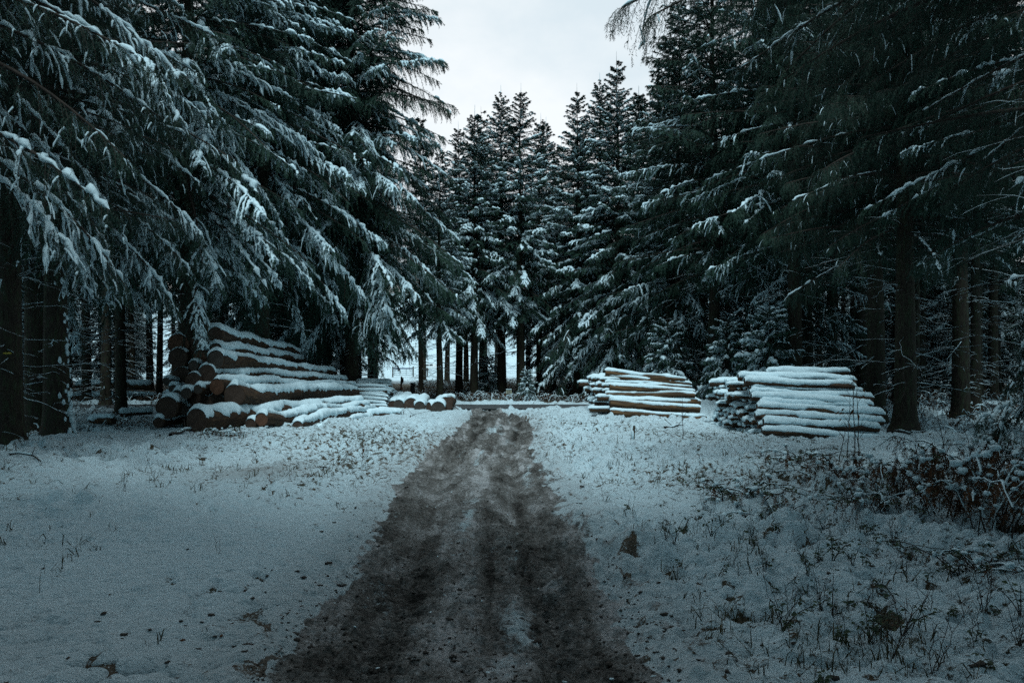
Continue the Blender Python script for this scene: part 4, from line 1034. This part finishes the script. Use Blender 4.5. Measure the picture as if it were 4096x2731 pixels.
arching(2200, (-32, -10.5), (16.5, 46), (0.15, 0.5), lambda x, y: x < -10.6 - (y > 30) * 0.0, 53, 0.4, label='sparse twigs on the dark forest floor at the left', thick=0.009)

# clods and dead leaves on the snow
mb = MB()
def dens_clod(x, y):
    l = np.abs(track_lat(x, y))
    return np.clip(0.9 * np.exp(-((l - 1.45) / 0.4) ** 2) + 0.28 * gauss(x, y, -2.6, 4.9, 1.6, 0.9) + 0.06 + 0.25 * gauss(x, y, 1.6, 5.0, 1.0, 1.2), 0, 1) * (l > 1.0)
cx, cy = scatter(800, (-20, 1044), (430, 690), dens_clod)
zz_ = height(cx, cy)
for x, y, z in zip(cx, cy, zz_):
    s_ = rng.uniform(0.005, 0.018) * (1.8 if rng.random() < .08 else 1)
    blob(mb, (x, y, z + s_ * 0.15), (s_ * rng.uniform(.8, 1.8), s_ * rng.uniform(.8, 1.6), s_ * .55), rng, int(rng.random() < 0.08), 6, 4, 1.2)
o = mb.obj('leaf_litter', [M['mud'], M['brown_leaf']]); tag(o, 'dark crumbs of mud and dead leaves lying on the snow', 'leaf litter', kind='stuff')

# stones and clods on the track
mb = MB()
tx, ty = scatter(2600, (250, 680), (430, 690), lambda x, y: (np.abs(track_lat(x, y)) < 1.25) * 0.8)
tz = height(tx, ty)
for x, y, z in zip(tx, ty, tz):
    s_ = rng.uniform(0.005, 0.014) * (2.2 if rng.random() < .05 else 1)
    blob(mb, (x, y, z + s_ * 0.1), (s_ * rng.uniform(.8, 1.5), s_ * rng.uniform(.8, 1.5), s_ * .6), rng, int(rng.random() < 0.04), 6, 4, 1.1)
o = mb.obj('gravel', [M['mud'], M['snow']]); tag(o, 'stones and lumps of mud and ice on the wheel track', 'gravel', kind='stuff')

# ------------------------------------------------------------------ plants one can count
def leaf_quads(mb, c, d, up, ln, w, mat=0):
    """folded pointed leaf"""
    d = d / np.linalg.norm(d); s = np.cross(d, up); s /= np.linalg.norm(s) + 1e-9; n_ = np.cross(s, d)
    v = [c, c + d * ln * .5 + s * w * .5 + n_ * w * .18, c + d * ln - n_ * ln * 0.12, c + d * ln * .5 - s * w * .5 + n_ * w * .18, c + d * ln * .5 - n_ * w * .05]
    mb.add(v, [[0, 1, 4], [1, 2, 4], [2, 3, 4], [3, 0, 4]], mat)

def sprig(seed, h=0.22, stems=2, leaves=6, ls=0.045):
    r = np.random.default_rng(seed); ms, ml = MB(), MB()
    for _ in range(stems):
        az = r.uniform(0, 6.28); le = r.uniform(0.1, 0.9); hh = h * r.uniform(.6, 1.2); s = np.linspace(0, 1, 6)
        Pp = np.stack([np.cos(az) * le * hh * s ** 1.5, np.sin(az) * le * hh * s ** 1.5, hh * (1.25 * s - .35 * s ** 2) - 0.03], 1)
        tubes(ms, Pp, np.linspace(.0045, .0018, 6), 4)
        for k in range(leaves):
            t = r.uniform(.3, 1.0); j = min(int(t * 5), 4); p = Pp[j] + (Pp[j + 1] - Pp[j]) * (t * 5 - j)
            a = r.uniform(0, 6.28)
            for da in ((-0.9, 0, 0.9) if r.random() < .6 else (0,)):
                d = np.array([math.cos(a + da), math.sin(a + da), r.normal(-0.15, .35)])
                leaf_quads(ml, p + d * 0.012, d, np.array([r.normal(0, .3), r.normal(0, .3), 1.0]), ls * r.uniform(.6, 1.3), ls * r.uniform(.45, .8))
    return ms.mesh('stem', [M['twig']]), ml.mesh('foliage', [M['leaf']])
SPR = [sprig(60 + k, h, st, lv, ls) for k, (h, st, lv, ls) in enumerate([(.20, 2, 4, .045), (.26, 3, 5, .042), (.15, 2, 3, .05), (.34, 3, 6, .040), (.22, 1, 4, .045)])]
STK = []
for k in range(4):     # leafless dry stalks
    r = np.random.default_rng(90 + k); ms, ml = MB(), MB()
    for _ in range(2 + k):
        az = r.uniform(0, 6.28); hh = r.uniform(.16, .42); s = np.linspace(0, 1, 7); le = r.uniform(.05, .5)
        Pp = np.stack([np.cos(az) * le * hh * s + r.normal(0, .008, 7), np.sin(az) * le * hh * s + r.normal(0, .008, 7), hh * s - .03], 1)
        tubes(ms, Pp, np.linspace(.0035, .0015, 7), 3)
        for _ in range(3):
            j = r.integers(2, 6); a = r.uniform(0, 6.28); l2 = r.uniform(.04, .12)
            q = Pp[j] + np.linspace(0, 1, 3)[:, None] * np.array([math.cos(a) * .7, math.sin(a) * .7, .7]) * l2
            tubes(ms, q, np.array([.002, .0017, .0012]), 3)
            leaf_quads(ml, q[-1], np.array([math.cos(a), math.sin(a), .2]), np.array([0, 0, 1.0]), .025, .012)
    STK.append((ms.mesh('stem', [M['twig']]), ml.mesh('seed_head', [M['brown_leaf']])))
def put_parts(name, parts, x, y, rz, sc, label, cat, group=None, dz=0.0):
    o = empty(name, (x, y, gz(x, y) + dz), rz, sc)
    for nm_, me in parts:
        c = bpy.data.objects.new(nm_, me); col.objects.link(c); c.parent = o
    tag(o, label, cat, group); return o
def dens_spr(x, y): return np.clip(1.0 * gauss(x, y, 4.0, 7.0, 2.4, 2.6) + 0.7 * gauss(x, y, 5.2, 12, 2.2, 2.4) + 0.35 * (x > 1.6) * (y < 12) + 0.10 * gauss(x, y, -6.2, 10.6, 1.6, 1.6) + 0.5 * gauss(x, y, -4.2, 18.0, 1.6, 1.6), 0, 1) * (np.abs(track_lat(x, y)) > 1.6)
sx, sy = scatter(340, (0, 1024), (432, 690), dens_spr)
for x, y in list(zip(sx, sy))[:150]:
    side = 'right' if x > 0 else 'left'
    put_parts('bramble_sprig', list(zip(('stem', 'foliage'), SPR[rng.integers(5)])), x, y, rng.uniform(0, 6.28), rng.uniform(.7, 1.25), 'small leafy green bramble sprig sticking out of the snow %s of the track' % side, 'sprig', 'leafy bramble sprigs %s of the track' % side)
sx, sy = scatter(420, (0, 1024), (425, 690), lambda x, y: np.clip(dens_spr(x, y) * .8 + .04 + 0.5 * gauss(x, y, -3.4, 12, 1.6, 3.5), 0, 1) * (np.abs(track_lat(x, y)) > 1.6))
for x, y in list(zip(sx, sy))[:60]:
    side = 'right' if x > 0 else 'left'
    put_parts('dry_stalk', list(zip(('stem', 'dead_foliage'), STK[rng.integers(4)])), x, y, rng.uniform(0, 6.28), rng.uniform(.6, 1.15), 'thin leafless dry weed stalk standing in the snow %s of the track' % side, 'weed', 'dry weed stalks %s of the track' % side)

def bush(seed, w=0.75, h=0.75, canes=22, leaves=150, brown=0.7, snowb=26):
    snowb = int(snowb * 1.3)
    r = np.random.default_rng(seed); ms, mg, mbr, sn = MB(), MB(), MB(), MB()
    CP = []
    for _ in range(canes):
        az = r.uniform(0, 6.28); hh = h * r.uniform(.5, 1.25); l = w * r.uniform(.5, 1.6); s = np.linspace(0, 1, 9); p0 = r.normal(0, w * .35, 2)
        Pp = np.stack([p0[0] + np.cos(az) * l * s ** 1.2, p0[1] + np.sin(az) * l * s ** 1.2, hh * (2.0 * s - 1.45 * s ** 2) - .04], 1) + r.normal(0, .012, (9, 3))
        CP.append(Pp)
    CP = np.array(CP)
    tubes(ms, CP, np.linspace(.009, .003, 9)[None] * r.uniform(.6, 1.2, (canes, 1)), 4)
    for _ in range(leaves):
        c = CP[r.integers(canes)]; t = r.uniform(.1, 1.0) * 8; j = min(int(t), 7); p = c[j] + (c[j + 1] - c[j]) * (t - j)
        a = r.uniform(0, 6.28)
        if r.random() < brown:      # withered frond hanging down
            n2 = 7; d = np.array([math.cos(a) * .5, math.sin(a) * .5, -1.0]); l = r.uniform(.12, .30); s = np.linspace(0, 1, 5)
            Pp = p[None] + s[:, None] * d[None] * l; Pp[:, 2] += .1 * l * np.sin(s * 3)
            needles(mbr, Pp[None], 22, .055, .016, r, 1.0, .7)
        else:
            for da in (-.9, 0, .9):
                d = np.array([math.cos(a + da), math.sin(a + da), r.normal(-.2, .3)])
                leaf_quads(mg, p + d * .012, d, np.array([r.normal(0, .3), r.normal(0, .3), 1.0]), r.uniform(.035, .07), r.uniform(.025, .045))
    for _ in range(snowb):
        c = CP[r.integers(canes)]; j = r.integers(2, 8); s_ = r.uniform(.012, .048)
        blob(sn, c[j] + np.array([0, 0, s_ * .2]), (s_ * r.uniform(.7, 1.3), s_ * r.uniform(.7, 1.3), s_ * r.uniform(.6, 1.0)), r, 0, 9, 6, .75)
    ii = r.random(canes) < .3; Q = CP[ii].copy(); rr_ = r.uniform(.003, .014, Q.shape[:2]); Q[..., 2] += rr_ + .004
    tubes(sn, Q, rr_, 4)
    return list(zip(('stem', 'foliage', 'dead_foliage', 'snow_cover'), (ms.mesh('stem', [M['twig']]), mg.mesh('foliage', [M['leaf']]), mbr.mesh('dead_foliage', [M['brown_leaf']]), sn.mesh('snow_cover', [M['snow']]))))
BU = [bush(70, .62, .75, 26, 150, .8, 44), bush(71, .75, 1.0, 30, 190, .86, 56), bush(72, .65, .38, 22, 150, .35, 26)]
GBU = 'brown bramble thicket right of the track'
for k, px, py, sc, lb in [(0, 846, 492, .85, 'brown bramble clump at the foot of the tall thin saplings'), (1, 905, 507, .85, 'bramble clump with withered fronds between the saplings and the thickest tangle'), (1, 962, 530, 1.0, 'thickest bramble tangle with long brown fronds and snow lumps'),
        (1, 1012, 540, 1.05, 'bramble tangle cut by the right margin, nearest the viewer'), (0, 1000, 498, 1.1, 'bramble clump at the back of the thicket by the right margin'), (0, 935, 487, .9, 'bramble clump at the back of the thicket before the log stack'),
        (2, 800, 466, 1.0, 'low green bramble patch with snow, left end of the thicket'), (2, 735, 505, .95, 'low leafy bramble patch out in the open snow, nearest the track'), (2, 775, 520, .8, 'low leafy bramble patch in front of the sapling clump'),
        (2, 868, 520, .9, 'green leaved bramble at the front edge of the thicket'), (2, 985, 585, .7, 'dark green bramble low at the right margin below the thicket'), (2, 225, 448, .8, 'green bramble in front of the thickest log of the big pile')]:
    D = F * EYE / (py - HOR)
    put_parts('bramble_bush', BU[k], (px - 512) / F * D, D, rng.uniform(0, 6.28), sc, lb, 'bramble', GBU)

def sapling(seed, h, r0=.011, nt_=9, lean=.05):
    r = np.random.default_rng(seed); ms, ml = MB(), MB(); s = np.linspace(0, 1, 12); az = r.uniform(0, 6.28)
    Pp = np.stack([np.cos(az) * lean * h * s ** 1.4, np.sin(az) * lean * h * s ** 1.4, h * s - .05], 1) + r.normal(0, .006, (12, 3))
    tubes(ms, Pp, np.linspace(r0, .003, 12), 5)
    for k in range(nt_):
        t = r.uniform(.35, .95); j = int(t * 11); a = r.uniform(0, 6.28); l = (1 - t) * h * .4 + .08; q = np.linspace(0, 1, 5)
        Q = Pp[j] + np.stack([np.cos(a) * q * l * .6, np.sin(a) * q * l * .6, q * l * .8], 1)
        tubes(ms, Q, np.linspace(.004, .0015, 5), 3)
        if r.random() < .25: leaf_quads(ml, Q[-1], np.array([math.cos(a), math.sin(a), -1.2]), np.array([0, 1, .3]), .09, .035)
    leaf_quads(ml, Pp[7], np.array([.5, -.2, -1.3]), np.array([0, 1, .3]), .13, .04)
    return [('stem', ms.mesh('stem', [M['twig']])), ('dead_foliage', ml.mesh('dead_foliage', [M['brown_leaf']]))]
for k, (px, py, top, lb) in enumerate([(855, 486, 383, 'tallest thin leafless sapling in front of the larger log stack'), (859, 486, 386, 'leafless sapling standing tight beside the tallest one'), (847.5, 471, 396, 'slightly shorter sapling just left of the tallest pair'),
        (839, 462, 420, 'short slanting sapling at the left of the sapling clump'), (918, 500, 442, 'dark sapling rising straight out of the bramble thicket'), (951, 505, 415, 'forked looking sapling leaning over the thicket towards the tree trunks'), (983, 510, 425, 'sapling with wide twigs in the back of the thicket'),
        (683, 440, 397, 'thin dark stem standing in front of the stack by the road'), (362, 469.5, 428, 'single tall dry stem on the snow left of the track, before the timber pile')]):
    D = F * EYE / (py - HOR); h = (py - top) / F * D
    put_parts('sapling', sapling(80 + k, h, .011 if k != 8 else .006, 12 if k in (5, 6) else 8, .22 if k in (3, 5, 6) else .04), (px - 512) / F * D, D, rng.uniform(0, 6.28), 1.0, lb, 'sapling', 'bare saplings in the clearing')

# broken stub and fallen sticks
mb = MB(); tubes(mb, np.array([[0, 0, -.1], [.02, 0, .15], [.05, .01, .36], [.055, .01, .365]]), np.array([.045, .038, .03, .001]), 9)
o = empty('tree_stub', (3.2, 19.6, gz(3.2, 19.6)), 0.3); tag(o, 'short broken stub leaning in the snow before the stack by the road', 'stub')
c = mb.obj('stem', [M['bark']], o); mb = MB(); r = np.random.default_rng(3)
blob(mb, (-.01, -.01, .12), (.035, .06, .12), r, 0, 8, 6, .4); mb.obj('snow_patch', [M['snow']], o)
for k, (px0, py0, px1, py1, r_, lb) in enumerate([(410, 419, 416, 413.5, .02, 'dark stick lying in the snow below the row of butts'), (403, 413, 408, 409, .018, 'shorter dark stick near the row of butts'), (168, 444, 205, 430, .045, 'forked branch half sunk in snow under the thickest log'), (0, 479, 40, 486, .022, 'long bent stick on the snow at the left margin'),
        (320, 470, 352, 455, .012, 'thin twig lying on the snow before the timber pile'), (888, 428, 925, 434, .05, 'fallen branch with snow at the foot of the thickest greenish trunk'), (664, 427, 684, 425, .03, 'dark broken branch in the snow before the stack by the road')]):
    D0, D1 = F * EYE / (py0 - HOR), F * EYE / (py1 - HOR); x0, x1 = (px0 - 512) / F * D0, (px1 - 512) / F * D1
    s = np.linspace(0, 1, 8); r = np.random.default_rng(200 + k)
    xx = x0 + (x1 - x0) * s + r.normal(0, .02, 8); yy = D0 + (D1 - D0) * s + r.normal(0, .03, 8)
    Pp = np.stack([xx, yy, height(xx, yy) + r_ * .6 + r.uniform(0, .05, 8)], 1)
    mb = MB(); tubes(mb, Pp, np.linspace(r_, r_ * .4, 8), 6)
    for j in (3, 5) :
        q = Pp[j] + np.linspace(0, 1, 4)[:, None] * np.array([r.normal(0, .2), r.normal(0, .2), .14]) * (1 + r_ * 20)
        tubes(mb, q, np.linspace(r_ * .4, r_ * .15, 4), 4)
    o = mb.obj('fallen_branch', [M['twig']]); tag(o, lb, 'branch', 'fallen branches on the snow')
    mb = MB(); Q = Pp[1:-1].copy(); rr_ = r_ * r.uniform(.4, .9, 6); Q[:, 2] += r_ * .8; rr_[0] = rr_[-1] = .001; tubes(mb, Q, rr_, 5); mb.obj('snow_cap', [M['snow']], o)

# ------------------------------------------------------------------ small things beyond the road
def ground_at(px, D): x = (px - 512) / F * D; return x, D, gz(x, D)
# white information board
x, y, z = ground_at(508.9, 35.4)
o = empty('sign', (x, y, z)); tag(o, 'small white board with lines of dark print on a thin post across the road', 'sign')
zb = EYE + (HOR - 391.0) / F * 35.4
mb = MB(); box(mb, (0, 0, (zb - z) / 2 - .05), (.035, .035, zb - z + .1)); mb.obj('post', [M['metal']], o)
mb = MB(); box(mb, (0, -.03, zb - z), (.25, .014, .19)); bd = mb.obj('board', [M['sign']], o)
mb = MB()
for k in range(4): box(mb, (0, -.0395, zb - z + .066 - k * .043), (.20, .005, .020))
mb.obj('lettering', [M['black']], bd)
mb = MB(); box(mb, (0, -.03, zb - z + .11), (.26, .05, .028)); mb.obj('snow_cap', [M['snow']], o)
# way-mark post
x, y, z = ground_at(400.9, 46.0)
o = empty('marker_post', (x, y, z)); tag(o, 'slim dark way-mark post with tags at the mouth of the path across the road', 'post')
mb = MB(); tubes(mb, np.array([[0, 0, -.2], [0, 0, .6], [.04, 0, 1.40], [.04, 0, 1.43]]), np.array([.055, .055, .055, .01]), 8); mb.obj('post', [M['wood_grey']], o)
mb = MB(); box(mb, (.12, -.03, 1.18), (.10, .03, .32)); mb.obj('tag', [M['black']], o)
mb = MB(); box(mb, (.06, -.07, .70), (.13, .02, .12)); mb.obj('tag', [M['orange']], o)
mb = MB(); box(mb, (.03, -.07, .50), (.12, .02, .09)); mb.obj('tag', [M['sign']], o)
# thick wooden bollard
x, y, z = ground_at(412.7, 41.0)
o = empty('bollard', (x, y, z)); tag(o, 'stout square wooden bollard with a cap of snow across the road', 'bollard')
mb = MB(); box(mb, (0, 0, .42), (.23, .23, 1.16)); mb.obj('post', [M['wood_grey']], o)
mb = MB(); r = np.random.default_rng(8); blob(mb, (0, 0, 1.02), (.17, .17, .055), r, 0, 10, 5, .2); mb.obj('snow_cap', [M['snow']], o)
# field fence
o = empty('field_fence', (0, 96, 0)); tag(o, 'wire fence with wooden posts along the snowy field beyond the trees', 'fence')
fx = np.arange(-11.0, 22, 2.4)
for x in fx:
    mb = MB(); box(mb, (x, 0, gz(x, 96) + .45), (.14, .14, 1.35)); mb.obj('post', [M['wood_grey']], o)
mb = MB()
for zz_ in (.45, .75, 1.02):
    tubes(mb, np.array([[x, -.08, gz(x, 96) + zz_] for x in fx]), np.full(len(fx), .012), 4)
mb.obj('wire', [M['metal']], o)
# gate
o = empty('field_gate', (at(403, 366, 94)[0], 94, gz(at(403, 366, 94)[0], 94))); tag(o, 'barred field gate with a blue top rail left of the fence posts', 'gate')
mb = MB()
for zz_ in (.25, .5, .75, 1.0): box(mb, (0, 0, zz_), (2.3, .05, .05))
for xx in (-1.15, -.4, .4, 1.15): box(mb, (xx, 0.03, .62), (.05, .045, .85))
mb.obj('frame', [M['metal']], o)
mb = MB(); box(mb, (0, 0, 1.10), (2.4, .08, .12)); mb.obj('top_rail', [M['blue']], o)
for sgn in (-1, 1):
    mb = MB(); box(mb, (sgn * 1.3, 0, .6), (.14, .14, 1.5)); mb.obj('post', [M['wood_grey']], o)
# white car
xc = at(432.5, 366, 168)[0]
o = empty('parked_car', (xc, 168, gz(xc, 168))); tag(o, 'small white hatchback parked by the snowy field far beyond the trees', 'car')
prof = np.array([[-2.0, .35], [-2.0, .80], [-1.9, .95], [-1.75, 1.42], [-1.3, 1.52], [0.2, 1.50], [.55, 1.38], [1.05, .98], [1.85, .85], [2.0, .70], [2.02, .35]])
mb = MB(); n_ = len(prof)
for yy in (-.8, .8): pass
inset = np.where(prof[:, 1] > 1.2, .62, .82)
v = np.concatenate([np.stack([prof[:, 0], -inset, prof[:, 1]], 1), np.stack([prof[:, 0], inset, prof[:, 1]], 1)])
k = np.arange(n_ - 1)
mb.add(v, np.stack([k, k + 1, k + 1 + n_, k + n_], 1)); mb.add(v, [[n_ - 1, 0, n_, 2 * n_ - 1]])
for o_ in (0, n_): mb.add(v, [[o_ + q_ for q_ in (0, 1, 2, 7, 8, 9, 10)]]); mb.add(v, [[o_ + q_ for q_ in (2, 3, 4, 5, 6, 7)]])
mb.obj('body', [M['white_paint']], o)
for a, c_ in ((-1.55, -.75), (-.65, .15), (.22, .62)):
    mb = MB(); hi = 1.40 if a < .1 else 1.30
    mb.add([[a, -.80, 1.0], [c_ + (.25 if a > .1 else 0), -.80, 1.0], [c_, -.665, hi], [a + .03, -.665, hi]], [[0, 1, 2, 3]]); mb.obj('window', [M['glass']], o)
for xx in (-1.25, 1.3):
    for yy in (-.84, .84):
        mb = MB(); th = np.linspace(0, 2 * np.pi, 16, endpoint=False)
        for q0, q1 in ((.0, .32),):
            v = np.concatenate([np.stack([xx + .32 * np.cos(th), np.full(16, yy - .09), .32 + .32 * np.sin(th)], 1), np.stack([xx + .32 * np.cos(th), np.full(16, yy + .09), .32 + .32 * np.sin(th)], 1)])
        i = np.arange(16); mb.add(v, np.stack([i, (i + 1) % 16, 16 + (i + 1) % 16, 16 + i], 1)); mb.add(v, [list(range(16))]); mb.add(v, [list(range(16, 32))])
        w_ = mb.obj('wheel', [M['black']], o)
        mb = MB(); sg = -1 if yy < 0 else 1
        v = np.stack([xx + .19 * np.cos(th), np.full(16, yy + sg * .10), .32 + .19 * np.sin(th)], 1); mb.add(v, [list(range(16))]); mb.obj('rim', [M['metal']], w_)
